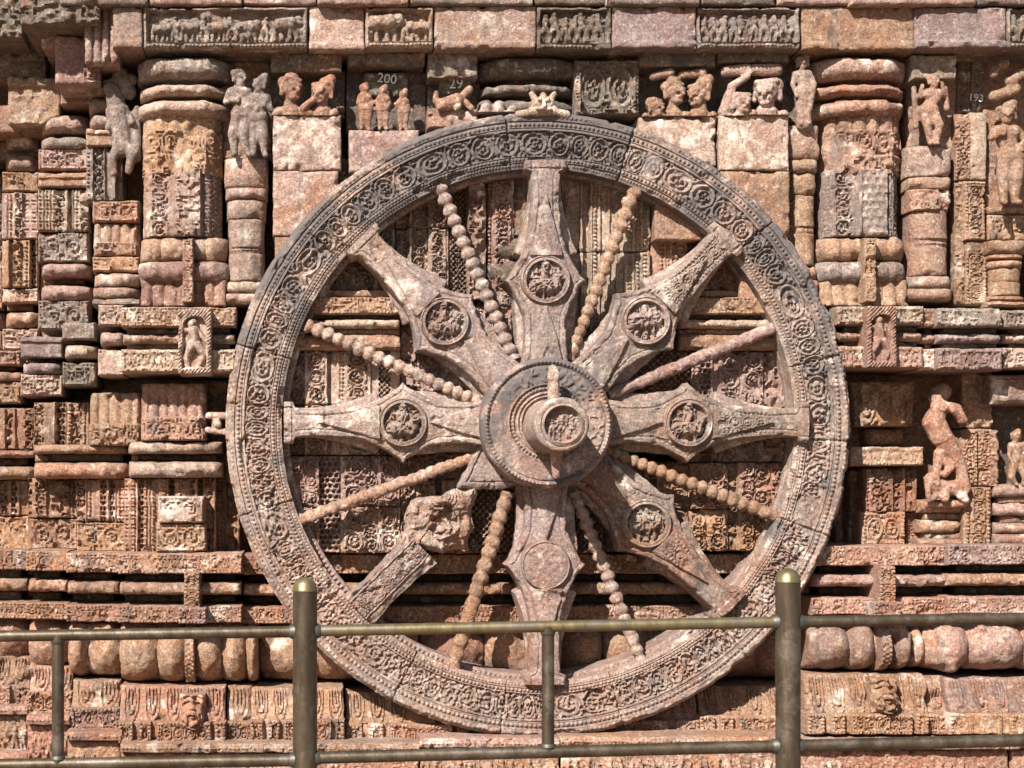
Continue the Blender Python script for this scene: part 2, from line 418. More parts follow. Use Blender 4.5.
# ---- cornice course (rows 5..48)
cor = [(112, 143, 'pink', None), (143, 308, 'grey', 'E'), (308, 365, 'pink', None), (365, 434, 'cream', 'E2'), (434, 537, 'pink', None), (537, 612, 'dark', 'C'),
       (612, 697, 'purple', None), (697, 801, 'grey', 'C'), (801, 915, 'orange', None), (915, 1007, 'purple', None), (1007, 1090, 'grey', 'C'), (1090, 1200, 'pink', None), (1200, 1330, 'tan', None)]
def frieze(kind, W, H, seed):
    caps = []; rr = random.Random(seed)
    if kind == 'E':
        for x, s in ((17, .9), (45, 1.0), (73, 1.0), (103, 1.1), (143, 1.3)): caps += elephant(x, H - 9, s * .98, rr.choice((1, 1, -1)))
        for x in (31, 59, 88, 121): caps += manikin(x, H - 9, 1.15, rr)
    elif kind == 'E2':
        caps += elephant(18, H - 8, 1.5) + elephant(56, H - 8, 1.1, -1) + manikin(40, H - 8, 1.3, rr)
    else:
        x = 8
        while x < W - 6: caps += manikin(x, H - 8, (H - 14) / 20 * rr.uniform(.9, 1.1), rr, rr.choice((-1, 1))); x += rr.uniform(8, 12)
    cf = caps2d([(a, b, c * 1.1, d, e, g * 1.1) for a, b, c, d, e, g in caps], 1.25, -6.5)
    def f(U, V, W_, H_):
        inside = sm(3, 4.2, U) * sm(3, 4.2, W_ - U) * sm(3, 4, V) * sm(6, 7, H_ - V)
        base = np.where(H_ - V < 6, R_dots(4, 2)(U, V - (H_ - 6), W_, 6) - 1, 0)
        return inside * (cf(U, V, W_, H_) + R_foliage(.7, 3.5, seed)(U, V, W_, H_)) + base * sm(3, 4, U)
    return f
for i, (a, b, m, k) in enumerate(cor):
    if k: B('frieze_panel', a + .6, 7, b - .6, 47 + (i % 3), -.0, m, frieze(k, b - a, 40, i), res=1.2, back=.6)
    else: B('cornice_block', a + .6, 6 + i % 2, b - .6, 48 + (i % 3), -.0 + .012 * (i % 3), m, add(lambda U, V, W, H: 1.5 * sm(H * .8, H * .86, V)), res=2, back=.6, edge=2.5)
x = 60
for i in range(13):
    w = random.uniform(70, 130); B('upper_course_block', x, -34, x + w - 1.2, 5, -.03 + .02 * (i % 3), random.choice(['pink', 'grey', 'tan', 'dark']), R_bars([(30, 39, 2)]), res=3, back=.6); x += w
x = 60
for i in range(9):
    w = random.uniform(120, 180); B('upper_course_block', x, -150, x + w - 1.2, -36, .0, random.choice(['pink', 'tan', 'orange']), R_bars([(10, 30, 4), (50, 80, 6)]), res=5, back=.6); x += w
# soffit shadow course under the cornice
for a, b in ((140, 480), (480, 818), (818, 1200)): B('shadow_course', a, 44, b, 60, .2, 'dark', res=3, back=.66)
# ---- recessed, stepped cornices at the far left
for (a, b, c, d, y, m, f) in (
    (84, 4, 118, 62, .06, 'pink', R_flutes(9, 3)), (20, -30, 100, 24, .0, 'dark', R_foliage(3, 6, 4)), (55, 36, 100, 84, .2, 'pink', strips_v([(26, 0, None), (16, 1, R_scroll(16, 3, True))])),
    (-30, -30, 22, 38, .35, 'dark', R_foliage(3, 6, 9)), (8, 78, 60, 124, .58, 'tan', add(R_bars([(0, 10, 3)]), R_foliage(1.5, 7, 2))), (42, 22, 88, 48, .3, 'purple', R_bars([(14, 26, 4)])), (60, 84, 112, 104, .5, 'tan', None),
    (-40, 52, 46, 78, .7, 'grey', R_bars([(0, 12, 5)])), (-60, 105, 20, 134, .8, 'orange', R_bars([(10, 30, 4)])), (-90, 132, 40, 160, 1.0, 'dark', R_bars([(10, 20, 4)]))):
    B('stepped_cornice', a, b, c, d, y, m, f, back=y + .6)
# ---- pilasters of the upper register
def pilaster(x0, x1, y, mats, seed, label=None, rows=(52, 306), detail=True):
    W = x1 - x0; rr = random.Random(seed); r0, r1 = rows; k = (r1 - r0) / 254.
    Y = lambda r: r0 + (r - 52) * k
    sh = B('pilaster', x0 + 3, Y(112), x1 - 8, Y(175), y + .05, mats[0],
           add(R_oct(.68, 13), plan([(.18, .82, 3), (.3, .62, 4)]), patches(rows_h([(18, 2, R_flutes(14, 2.5, .8)), (22, 0, R_scroll(18, 3, False, seed)), (5, 2, R_dots(4, 2)), (14, 0, R_foliage(2.6, 4, seed))]), .5)), back=.7)
    if label: sh['label'] = label
    B('shaft_panel', x0 + 4, Y(170), x1 - 9, Y(237), y + .045, mats[1],
      add(R_oct(.74, 12), plan([(0, .40, 2), (.40, .76, 6)]), patches(strips_v([(.1, 0, R_dots(4, 2, True)), (.24, -2, R_scroll(17, 3.2, True, seed)), (.1, 1, None), (.32, 0, R_foliage(2.4, 4, seed) if seed % 2 else R_grid(8, 1.2)), (.1, 0, R_dots(4, 2, True)), (.14, -1, R_lattice(5, 3))]), .55)), parent=sh, back=.7)
    for (a, b, i0, i1, o, m) in ((55, 76, 0, 0, -.05, mats[2]), (76, 84, 12, 12, .06, mats[2]), (83, 94, 3, 3, -.03, mats[3]), (94, 100, 10, 10, .05, mats[2]), (98, 114, 1, 3, -.02, mats[3])):
        B('capital', x0 + i0 - (4 if i0 < 9 else 0), Y(a), x1 - i1 + (3 if i0 < 9 else 0), Y(b), y + o - .02, m, add(R_oct(.45, 17), R_torus(5 if b - a < 14 else 8), patches(R_foliage(1.0, 4, seed), .0)), parent=sh, back=.7, edge=4)
    for (a, b, i0, i1, o, m, f) in ((236, 260, 0, 2, .0, mats[0], add(R_oct(.6, 10), R_torus(8), R_flutes(22, 2.4))), (260, 281, -1, 0, -.02, mats[1], add(R_oct(.6, 10), R_torus(9), R_flutes(22, 2.4))),
                                    (279, 306, 2, 4, .01, mats[0], add(R_flutes(13, 3), lambda U, V, W, H: 5 * (V / H) ** 2 - 3))):
        B('base_moulding', x0 + i0, Y(a), x1 - i1, Y(b), y + o, m, f, parent=sh, back=.7)
    B('base_strap', x0 + W * .48, Y(238), x0 + W * .60, Y(302), y - .06, mats[0], R_scroll(9, 1.5, True), parent=sh, res=1.3, back=y + .1)
    return sh
pilaster(138, 230, .12, ('tan', 'pink', 'grey', 'cream'), 3, 'tall carved pilaster left of the wheel with ringed capital')
pilaster(820, 914, .12, ('tan', 'grey', 'pink', 'tan'), 4, 'tall carved pilaster right of the wheel with ringed capital')
pilaster(482, 582, .16, ('dark', 'dark', 'dark', 'dark'), 6, 'shaded pilaster behind the top of the wheel')  # dark stone on every tier paints in the shade it stands in
pilaster(1066, 1160, .12, ('tan', 'pink', 'tan', 'pink'), 5)
# ---- colonnettes
def colonnette(x0, x1, top, bot, y, mats, seed, label=None):
    W = x1 - x0; H = bot - top
    s = B('colonnette', x0 + 4, top + H * .42, x1 - 4, top + H * .84, y + .03, mats[0], add(R_round(11), rows_h([(4, 0, None), (1, -2, R_dots(4, 1.5)), (4, 0, None)])), back=.7)
    if label: s['label'] = label
    B('abacus', x0, top, x1, top + H * .2, y, mats[1], add(R_round(9), lambda U, V, W_, H_: -3 * sm(.55, 1, V / H_)), parent=s, back=.7, edge=4)
    B('neck', x0 + 1, top + H * .2, x1 - 1, top + H * .28, y + .01, mats[0], add(R_round(8), R_torus(4)), parent=s, back=.7)
    B('neck', x0 + 2, top + H * .28, x1 - 2, top + H * .42, y + .02, mats[0], add(R_round(10), R_scroll(12, 2, False, seed) if seed % 2 else R_torus(4)), parent=s, back=.7)
    B('base_moulding', x0 + 1, top + H * .84, x1 - 1, top + H * .92, y + .01, mats[1], add(R_round(9), R_torus(4)), parent=s, back=.7)
    B('base_moulding', x0 - 1, top + H * .92, x1 + 1, bot, y, mats[0], add(R_round(8), R_torus(5)), parent=s, back=.7)
colonnette(224, 268, 157, 304, .12, ('pink', 'cream'), 2, 'pinkish colonnette under the embracing couple')
colonnette(789, 822, 124, 292, .12, ('orange', 'tan'), 4)
colonnette(910, 956, 145, 300, .12, ('tan', 'cream'), 5)
colonnette(990, 1030, 240, 306, .12, ('tan', 'orange'), 6)
# ---- slabs and niches between them
slabs = [(273, 341, 115, 170, 'pink'), (273, 338, 171, 236, 'pink'), (349, 419, 130, 172, 'pink'), (640, 716, 116, 165, 'cream'), (719, 789, 115, 170, 'cream'), (720, 790, 171, 240, 'orange'), (275, 330, 237, 300, 'tan'),
         (655, 716, 166, 240, 'tan'), (740, 790, 241, 304, 'orange')]
for a, b, c, d, m in slabs: B('plain_slab', a, c, b, d, .09, m, lambda U, V, W, H: .7 * fbm(U / 7, V / 7, 3, 4), res=1.8, back=.7, edge=2)
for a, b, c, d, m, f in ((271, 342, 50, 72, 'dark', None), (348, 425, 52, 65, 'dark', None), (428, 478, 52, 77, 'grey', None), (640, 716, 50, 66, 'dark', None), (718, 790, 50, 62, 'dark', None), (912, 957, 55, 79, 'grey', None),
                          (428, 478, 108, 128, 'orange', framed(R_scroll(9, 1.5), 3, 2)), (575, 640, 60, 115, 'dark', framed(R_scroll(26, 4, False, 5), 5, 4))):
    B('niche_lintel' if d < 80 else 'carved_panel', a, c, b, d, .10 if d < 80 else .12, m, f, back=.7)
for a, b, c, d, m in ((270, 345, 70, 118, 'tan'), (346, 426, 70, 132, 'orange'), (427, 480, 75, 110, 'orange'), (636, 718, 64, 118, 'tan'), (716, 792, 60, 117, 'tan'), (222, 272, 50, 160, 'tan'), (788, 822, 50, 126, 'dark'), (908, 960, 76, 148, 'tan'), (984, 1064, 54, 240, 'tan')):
    B('niche_back', a, c, b, d, .26, 'dark' if d < 135 else m, R_foliage(1, 7, a), back=.7, res=2.2)  # upper niche backs go dark, their shade put into the colour
# carved uprights at the right edge
B('carved_upright', 957, 55, 971, 112, .24, 'dark', framed(R_scroll(11, 2, True), 2, 2), back=.7, res=1.3)
B('carved_upright', 971, 55, 987, 112, .26, 'dark', R_bars([(5, 15, 2)]), back=.7, res=1.3)
B('carved_upright', 956, 113, 971, 180, .20, 'orange', framed(R_scroll(11, 2.6, True, 3), 2.5, 2), back=.7, res=1.2)
B('carved_upright', 971, 112, 987, 180, .19, 'cream', None, back=.7)
B('carved_upright', 965, 181, 986, 240, .18, 'tan', framed(R_scroll(10, 2.6, True, 3), 4, 2), back=.7, res=1.2)
B('carved_upright', 955, 181, 965, 305, .22, 'orange', R_foliage(2, 4), back=.7)
B('carved_upright', 966, 241, 988, 305, .2, 'tan', framed(R_scroll(10, 2, True, 9), 4, 2), back=.7, res=1.2)
# ---- beam band with niche (rows 306..378)
def beam(x0, x1, r0, r1, y, mats, seed, nz=None, m0=1.5):
    H = r1 - r0
    def c(k): return framed(R_scroll(10, 1.8, False, seed + k), 3, 1.6)
    B('beam_course', x0, r0, x1, r0 + H * .30, y, mats[0], c(0), back=.7, res=m0)
    B('beam_course', x0 + 6, r0 + H * .30, x1 - 6, r0 + H * .42, y + .10, mats[2], None, back=.7)  # recessed gap, its shade painted in by the dark third stone
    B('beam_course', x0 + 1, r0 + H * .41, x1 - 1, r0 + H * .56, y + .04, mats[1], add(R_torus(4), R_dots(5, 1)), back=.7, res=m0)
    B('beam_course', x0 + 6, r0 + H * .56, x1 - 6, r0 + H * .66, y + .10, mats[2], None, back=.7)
    B('beam_course', x0, r0 + H * .65, x1, r1, y - .01, mats[1], c(3), back=.7, res=m0)
beam(121, 236, 307, 372, .02, ('tan', 'cream', 'dark'), 1)
beam(838, 924, 306, 368, .02, ('cream', 'tan', 'dark'), 2)
beam(920, 938, 308, 370, .05, ('tan', 'tan', 'dark'), 3)
beam(938, 1003, 308, 370, .0, ('grey', 'purple', 'dark'), 4)
beam(1003, 1100, 310, 368, .04, ('cream', 'cream', 'dark'), 5)
beam(1100, 1260, 308, 370, .0, ('grey', 'tan', 'dark'), 6)
def niche(x0, y0, x1, y1, y, mat, nm, s=1):
    W, H = x1 - x0, y1 - y0; rr = random.Random(4)
    cf = caps2d(manikin(W * .5, H - 7, (H - 16) / 20, rr), 1.2)
    def f(U, V, W, H):
        d = np.minimum(np.minimum(U, W - U), np.minimum(V, H - V)); arch = np.where(V < H * .3, np.hypot((U - W / 2), (V - H * .3) * 1.0) - (W / 2 - 4), 4 - np.minimum(U, W - U))
        hole = sm(0, -1.2, np.maximum(arch, 5 - (H - V)))
        return hole * (cf(U, V, W, H) - 6) + (1 - hole) * .8 * np.cos(2 * np.pi * (U + V) / 3.6)
    o = B(nm, x0, y0, x1, y1, y, mat, f, back=y + .3, res=1.1, edge=2)
    tag(o, 'small arched niche holding a carved standing figure')
niche(178, 309, 211, 373, -.05, 'cream', 'figure_niche')
niche(868, 306, 897, 367, -.05, 'tan', 'figure_niche')
# ---- stepped bays receding at the far left: columns of mouldings
def moulding_column(x0, x1, y, rows, seed, mats=('tan', 'pink', 'tan', 'cream', 'pink', 'grey'), back=None):
    rr = random.Random(seed)
    for (a, b, k) in rows:
        W = x1 - x0; m = rr.choice(mats); ins = 0; o = 0; f = None; mg = 'moulding'
        if k == 'T': f = add(R_oct(.5, 9), R_torus(min(8, (b - a) * .5)), R_flutes(18, .8)); o = -.035
        elif k == 'G': ins = 5; o = .16; m = 'tan'
        elif k == 'C': f = patches(framed(R_scroll(min(20, b - a), 2.8, False, seed), 4, 2.5), .2)
        elif k == 'F':
            sc_ = framed(R_scroll(13, 2.6, False, seed), 3, 2)
            f = lambda U, V, W, H: np.where(V < H * .6, R_flutes(10, 3.2)(U, V, W, H) + 6 * V / H - 4, sc_(U, np.clip(V - H * .6, 0, None), W, H * .4) + 1) + R_oct(.8, 6)(U, V, W, H)
        elif k == 'V': f = patches(strip_mix(W, seed + a, 3.5, True), .5)
        elif k == 'S': f = R_bars([(2, 6, 2)]); o = -.04
        elif k == 'L': f = R_lotus(16, 2.6, 10)
        B(mg, x0 + ins, a + .4, x1 - ins - (3.5 if x1 < 100 and a < 400 else 0), b - .4, y + o, m, f, back=back or y + .5)
UP1 = [(113, 131, 'T'), (131, 135, 'G'), (135, 148, 'T'), (148, 170, 'C'), (172, 187, 'S'), (189, 232, 'V'), (232, 262, 'C'), (262, 276, 'T'), (276, 284, 'G'), (284, 300, 'T'), (300, 330, 'C')]
UP2 = [(128, 148, 'T'), (148, 153, 'G'), (153, 170, 'T'), (171, 192, 'C'), (193, 240, 'V'), (240, 288, 'V'), (288, 303, 'C'), (303, 311, 'G'), (311, 328, 'T'), (328, 350, 'C')]
UP3 = [(148, 166, 'T'), (166, 172, 'G'), (172, 186, 'T'), (187, 250, 'V'), (250, 310, 'V'), (310, 330, 'T'), (330, 350, 'C')]
moulding_column(92, 139, .30, [(200, 222, 'C'), (222, 256, 'F'), (256, 272, 'C'), (272, 286, 'T'), (286, 298, 'T'), (298, 306, 'S')], 31)
moulding_column(86, 122, .36, [(84, 96, 'S'), (96, 112, 'T'), (112, 128, 'T'), (128, 146, 'S'), (146, 200, 'V')], 32)
moulding_column(38, 92, .60, UP1, 33); moulding_column(2, 42, .94, UP2, 34); moulding_column(-45, 6, 1.1, UP3, 35); moulding_column(-120, -45, 1.2, UP3, 36)
# their share of the beam band
moulding_column(98, 124, .16, [(304, 326, 'C'), (326, 331, 'G'), (331, 345, 'T'), (345, 349, 'G'), (349, 376, 'C')], 41)
moulding_column(62, 99, .26, [(322, 340, 'C'), (340, 344, 'G'), (344, 358, 'T'), (358, 362, 'G'), (362, 386, 'C')], 42, ('cream', 'dark', 'grey'))
moulding_column(20, 66, .42, [(336, 358, 'S'), (358, 362, 'G'), (362, 374, 'T'), (374, 396, 'C')], 43, ('purple', 'pink'))
moulding_column(-110, 24, .62, [(350, 366, 'C'), (366, 371, 'G'), (371, 381, 'T'), (381, 404, 'C')], 44, ('orange', 'tan'))
# lower register at left
moulding_column(140, 206, .16, [(383, 441, 'F')], 51, ('tan', 'cream')); moulding_column(88, 142, .26, [(392, 446, 'F')], 52, ('tan',))
moulding_column(34, 90, .42, [(402, 450, 'V')], 53, ('tan', 'orange')); moulding_column(-110, 36, .60, [(408, 450, 'V')], 54, ('orange',))
moulding_column(126, 222, .20, [(441, 454, 'T'), (454, 461, 'G'), (461, 478, 'T')], 55, ('cream', 'tan', 'pink'))
moulding_column(30, 128, .32, [(444, 454, 'T'), (454, 462, 'G'), (462, 479, 'T')], 56, ('orange', 'tan')); moulding_column(-110, 32, .48, [(450, 458, 'T'), (458, 466, 'G'), (466, 480, 'T')], 57, ('orange',))
moulding_column(124, 216, .30, [(478, 553, 'V')], 58, ('orange', 'tan')); moulding_column(158, 204, .14, [(496, 523, 'C')], 59, ('cream',)); moulding_column(156, 206, .17, [(523, 552, 'C')], 60, ('tan',))
moulding_column(76, 126, .40, [(478, 522, 'V'), (522, 552, 'C')], 61, ('orange', 'tan')); moulding_column(28, 78, .50, [(478, 518, 'V'), (518, 550, 'C')], 62, ('orange',))
moulding_column(-110, 30, .62, [(480, 516, 'V'), (516, 550, 'C')], 63, ('orange', 'tan'))
moulding_column(204, 240, .42, [(380, 552, 'V')], 64, ('dark', 'tan'))
# ---- barred band (rows 550..622)
def band(x0, x1, y, mats, seed, d=0):
    f = framed(R_scroll(10, 1.8, False, seed), 3, 1.6)
    B('band_course', x0, 553 + d, x1, 573 + d, y, mats[0], f, back=.75, res=1.4)
    B('band_course', x0 + 7, 573 + d, x1 - 7, 583 + d, min(y + .3, .5), 'dark', back=.75)  # both gap courses use dark stone to paint in the shade between bars
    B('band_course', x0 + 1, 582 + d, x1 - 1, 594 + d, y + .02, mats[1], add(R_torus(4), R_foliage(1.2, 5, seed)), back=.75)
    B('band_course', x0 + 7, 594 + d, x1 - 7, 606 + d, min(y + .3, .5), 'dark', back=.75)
    B('band_course', x0, 605 + d, x1, 622 + d, y, mats[0], f, back=.75, res=1.4)
for q in ((118, 242, .04, ('tan', 'tan'), 3, 1), (66, 120, .14, ('tan', 'orange'), 4, 0), (26, 68, .22, ('orange', 'orange'), 5, -2), (-110, 28, .34, ('orange', 'tan'), 6, -3), (242, 300, .16, ('orange', 'tan'), 7, 2),
          (300, 812, .24, ('tan', 'tan'), 8, 1), (812, 950, .06, ('tan', 'pink'), 9, -7), (948, 1130, .02, ('pink', 'tan'), 10, -8), (1130, 1260, .05, ('tan', 'orange'), 11, -8)):
    band(*q[:5], d=q[5])
for a, b, y0 in ((184, 200, 572), (880, 896, 566)):
    B('vertical_strap', a, y0, b, y0 + 42, -.02, 'tan', framed(R_scroll(8, 1.8, True), 2.5, 1.5), back=.3, res=1.1); B('vertical_strap', a - 6, y0 + 36, b + 6, y0 + 52, -.05, 'pink', framed(R_scroll(9, 1.8), 2.5, 1.5), back=.3, res=1.1)
# ---- cushion course (rows 620..690)
for (x0, x1, y, mat, ed, st, r0, r1) in (
    (118, 258, .06, 'tan', [0, 38, 68, 74, 104, 128, 140], (71, 5), 622, 686), (66, 122, .16, 'tan', [0, 20, 56], None, 624, 680), (26, 68, .26, 'orange', [0, 42], None, 616, 672), (-110, 28, .36, 'orange', [0, 60, 100, 138], None, 612, 666),
    (258, 420, .20, 'tan', [0, 60, 110, 162], None, 622, 684), (420, 486, .30, 'orange', [0, 66], None, 624, 680), (486, 606, .30, 'tan', [0, 42, 78, 120], None, 622, 682), (606, 700, .30, 'orange', [0, 46, 94], None, 622, 682), (700, 800, .3, 'orange', [0, 60, 100], None, 622, 682),
    (798, 818, .30, 'tan', [0, 20], None, 622, 682), (814, 916, .06, 'pink', [0, 40, 66, 84, 102], (72, 5), 622, 674), (914, 948, .10, 'tan', [0, 14, 34], None, 622, 672), (944, 1110, .02, 'pink', [0, 30, 86, 120, 166], None, 622, 674), (1110, 1260, .06, 'tan', [0, 70, 150], None, 622, 674)):
    B('cushion_course', x0, r0, x1, r1, y, mat, add(R_lobes(ed, 30, 11, st), lambda U, V, W, H: 1.1 * fbm(U / 6, V / 6, 2, 4) + 2.2 * fbm(U / 22, V / 22, 5, 3)), back=.75, res=1.4)
# ---- lotus course and carved plinth (rows 686..742)
for (x0, x1, y, mat, m2, r0, r1, r2) in ((118, 226, .02, 'tan', 'tan', 688, 722, 744), (226, 252, .07, 'tan', 'tan', 688, 722, 744), (70, 120, .14, 'tan', 'grey', 682, 708, 730), (28, 72, .22, 'tan', 'orange', 668, 692, 716), (-110, 30, .32, 'tan', 'orange', 658, 686, 706),
    (250, 345, .05, 'tan', 'tan', 690, 720, 744), (345, 470, .12, 'orange', 'tan', 694, 724, 746), (470, 700, .16, 'tan', 'tan', 690, 720, 742), (700, 810, .16, 'orange', 'tan', 688, 716, 738),
    (808, 930, .03, 'tan', 'tan', 676, 714, 735), (928, 952, .08, 'tan', 'tan', 678, 714, 735), (950, 1120, .02, 'pink', 'tan', 680, 714, 735), (1120, 1260, .04, 'tan', 'tan', 680, 714, 735)):
    B('lotus_course', x0 + 1, r0, x1 - 1, r1, y, mat, R_lotus(20, 3.0, 12), res=1.3, back=.75)
    pn = strips_v([(.14, 0, framed(R_scroll(14, 2.4, False, x0), 3.2, 2.4)), (.05, -4, None), (.12, 0, framed(R_scroll(12, 2.4), 3.2, 2.4)), (.05, -4, None), (.5, 1, framed(R_scroll(12, 2.2, False, 3), 3.2, 2.4)), (.04, -5, None), (.10, 0, framed(R_foliage(2.2, 4), 3, 2.4))]) if x1 - x0 > 70 else framed(R_scroll(11, 2.4, False, x0), 3.2, 2.4)
    B('plinth_panel', x0, r1, x1, r2, y - .04, m2, pn, res=1.2, back=.75)
for cx_, ry in ((192, 690), (888, 674)):
    B('lotus_boss', cx_ - 13, ry + 6, cx_ + 13, ry + 40, -.035, 'tan', lambda U, V, W, H: 4 * sm(W * .5, W * .38, np.hypot(U - W / 2, (V - H * .66))) + 1.3 * np.cos(np.hypot(U - W / 2, V - H * .66) * 1.1 + 1.2 * vn(U / 5, V / 5, 2)) + R_foliage(2.2, 4.5, 47)(U, V, W, H) * sm(W * .5, W * .4, np.hypot(U - W / 2, (V - H * .66))) + 4 * sm(1, 0, np.abs(U - W / 2) / (2 + V * .28)) * (V < H * .6) - 4 + 2.5 * fbm(U / 5 + 31, V / 9, 8, 3) - 3 * sm(W * .36, W * .5, np.abs(U - W / 2)), res=1.1, back=.2)
# ---- ledge and figure frieze at the foot
for (x0, x1, y, m, r) in ((120, 420, -.12, 'cream', 744), (420, 560, -.13, 'pink', 739), (560, 800, -.12, 'tan', 737), (796, 1010, -.10, 'pink', 741), (1010, 1260, -.08, 'pink', 741), (66, 122, -.02, 'tan', 732), (26, 70, .08, 'pink', 716), (-110, 28, .2, 'tan', 706)):
    B('ledge_slab', x0, r, x1, r + 9, y, m, R_dots(4, 1.4), res=1.5, back=.75, edge=1.5)
    B('figure_frieze', x0 + 1, r + 9, x1 - 1, r + 46, y + .05, 'tan', R_crowd(11, .62, int(abs(x0)) + 2, 1.3), res=1.2, back=.75)
    B('foot_course', x0, r + 46, x1, 960, y - .05, 'tan', R_bars([(0, 14, 4), (40, 60, 6)]), res=5, back=.75)
# ---- lower register right
B('recess_back', 836, 372, 1000, 556, .52, 'orange', R_foliage(1.6, 6, 4), back=.7, res=2)
B('carved_block', 852, 382, 912, 426, .27, 'orange', add(plan([(.1, .85, 5)]), patches(R_scroll(18, 4, False, 4), .5)), back=.7, taper=-.12)
B('carved_block', 866, 428, 906, 446, .42, 'tan', R_torus(6), back=.7)
B('carved_block', 850, 447, 924, 466, .22, 'tan', framed(R_scroll(8, 1.5), 3, 1.5), back=.7)
B('carved_block', 864, 468, 916, 512, .31, 'orange', strip_mix(52, 4, 4, True), back=.7)
B('carved_block', 862, 512, 906, 546, .28, 'orange', framed(R_scroll(20, 3, False, 2), 5, 3), back=.7, res=1.2)
B('carved_block', 906, 512, 920, 546, .36, 'tan', framed(R_scroll(10, 2, True, 2), 3, 3), back=.7, res=1.2)
B('carved_block', 848, 470, 863, 546, .44, 'dark', strip_mix(15, 9), back=.7)
for r0, r1, i in ((500, 513, 0), (513, 520, 4), (520, 533, 1), (533, 540, 4), (539, 547, -1)): B('pedestal_tier', 921 + i, r0, 965 - i, r1, .24 + .01 * i, 'tan', R_torus(5) if i < 3 else None, back=.7)
B('carved_upright', 962, 372, 992, 428, .26, 'orange', patches(R_foliage(2, 5, 3), 0), back=.7)
B('carved_upright', 962, 429, 978, 486, .22, 'tan', framed(R_scroll(12, 2.4, True, 3), 3, 2), back=.7, res=1.2)
B('carved_upright', 978, 429, 992, 486, .24, 'orange', framed(R_scroll(12, 2.4, True, 6), 3, 2), back=.7, res=1.2)
B('carved_upright', 964, 487, 992, 546, .23, 'orange', strips_v([(1, 0, R_dots(4, 2, True)), (2, 0, R_scroll(12, 2.4, True, 1)), (1, 0, R_dots(4, 2, True))]), back=.7, res=1.2)
B('carved_block', 992, 375, 1060, 404, .14, 'pink', R_bars([(4, 8, 2), (20, 26, 3)]), back=.7)
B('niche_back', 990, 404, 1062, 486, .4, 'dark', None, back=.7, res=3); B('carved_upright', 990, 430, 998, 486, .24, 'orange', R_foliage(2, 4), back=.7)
for r0, r1, i in ((484, 497, 0), (497, 503, 4), (503, 516, 1), (516, 523, 5), (523, 534, 1), (534, 546, 0)): B('pedestal_tier', 996 + i, r0, 1046 - i, r1, .2 + .01 * i, 'pink' if i < 2 else 'orange', R_torus(5) if i < 3 else None, back=.7)
for x0, x1, m in ((1062, 1120, 'tan'), (1120, 1180, 'pink'), (1180, 1260, 'orange')): B('carved_block', x0, 374, x1, 546, .24, m, strip_mix(x1 - x0, x0), back=.7)
B('carved_block', 1160, 55, 1260, 306, .24, 'tan', strip_mix(90, 3), back=.7, res=2)
# ---- carved wall seen between the spokes
for (x0, y0, x1, y1, m, sd, y) in ((286, 158, 395, 292, 'grey', 1, .30), (396, 150, 486, 300, 'cream', 2, .28), (487, 150, 560, 350, 'pink', 3, .30), (560, 150, 650, 345, 'cream', 4, .28), (651, 152, 800, 290, 'tan', 5, .30),
    (286, 350, 400, 455, 'cream', 6, .27), (400, 300, 500, 480, 'pink', 7, .31), (690, 352, 800, 462, 'pink', 8, .27),
    (286, 456, 400, 553, 'pink', 9, .26), (400, 480, 470, 553, 'tan', 10, .29), (606, 462, 690, 552, 'tan', 11, .30), (690, 463, 812, 551, 'orange', 12, .26)):
    mid = y0 + (y1 - y0) * .52
    B('carved_wall_panel', x0, y0, x1, mid, y - .10, m, patches(strip_mix(x1 - x0, sd), .62), back=.7, res=1.35); B('carved_wall_panel', x0, mid + .6, x1, y1, y - .10, 'tan' if m == 'dark' else m, patches(strip_mix(x1 - x0, sd), .4), back=.7, res=1.35)
for a, b, c, d in ((470, 480, 520, 553), (560, 480, 606, 553), (612, 350, 690, 405)): B('pierced_lattice', a, b, c, d, .135, 'tan', R_lattice(7, 6), back=.7, res=1.2)
for x0, x1 in ((280, 400), (678, 800)):
    for r0, r1, o, m, f in ((290, 297, .24, 'tan', None), (297, 314, .16, 'tan', framed(R_foliage(1.4, 4, x0), 3, 1)), (314, 319, .25, 'dark', None), (319, 328, .17, 'cream', R_torus(4)), (328, 335, .23, 'tan', R_dots(4.5, 2)), (335, 350, .20, 'orange', add(R_bars([(3, 12, 2)]), R_foliage(.8, 5)))):
        B('inner_moulding', x0, r0, x1, r1, o - .09, m, f, back=.7, res=1.4)
# numbers painted on the stones by the surveyors
def number(txt, px, py, size, y, ang=0):
    cu = bpy.data.curves.new('number', 'FONT'); cu.body = txt; cu.size = size * PX * 1.35; cu.extrude = .0012; cu.align_x = 'CENTER'; cu.align_y = 'CENTER'; cu.resolution_u = 3
    ob = bpy.data.objects.new('tmp', cu); COL.objects.link(ob)
    me = bpy.data.meshes.new_from_object(ob.evaluated_get(bpy.context.evaluated_depsgraph_get())); bpy.data.objects.remove(ob)
    me.transform(Matrix.Translation(Vector((wx(px, y), y, wz(py, y))) - TW.location) @ Matrix.Rotation(R(90), 4, 'X') @ Matrix.Rotation(R(ang), 4, 'Z'))
    me.materials.clear(); me.materials.append(PAINT); o = bpy.data.objects.new('painted_number', me); COL.objects.link(o); o.parent = TW; tag(o, f'number {txt} painted in white on the stone')
PAINT = plain_mat('white_paint', (.62, .60, .56), .8)
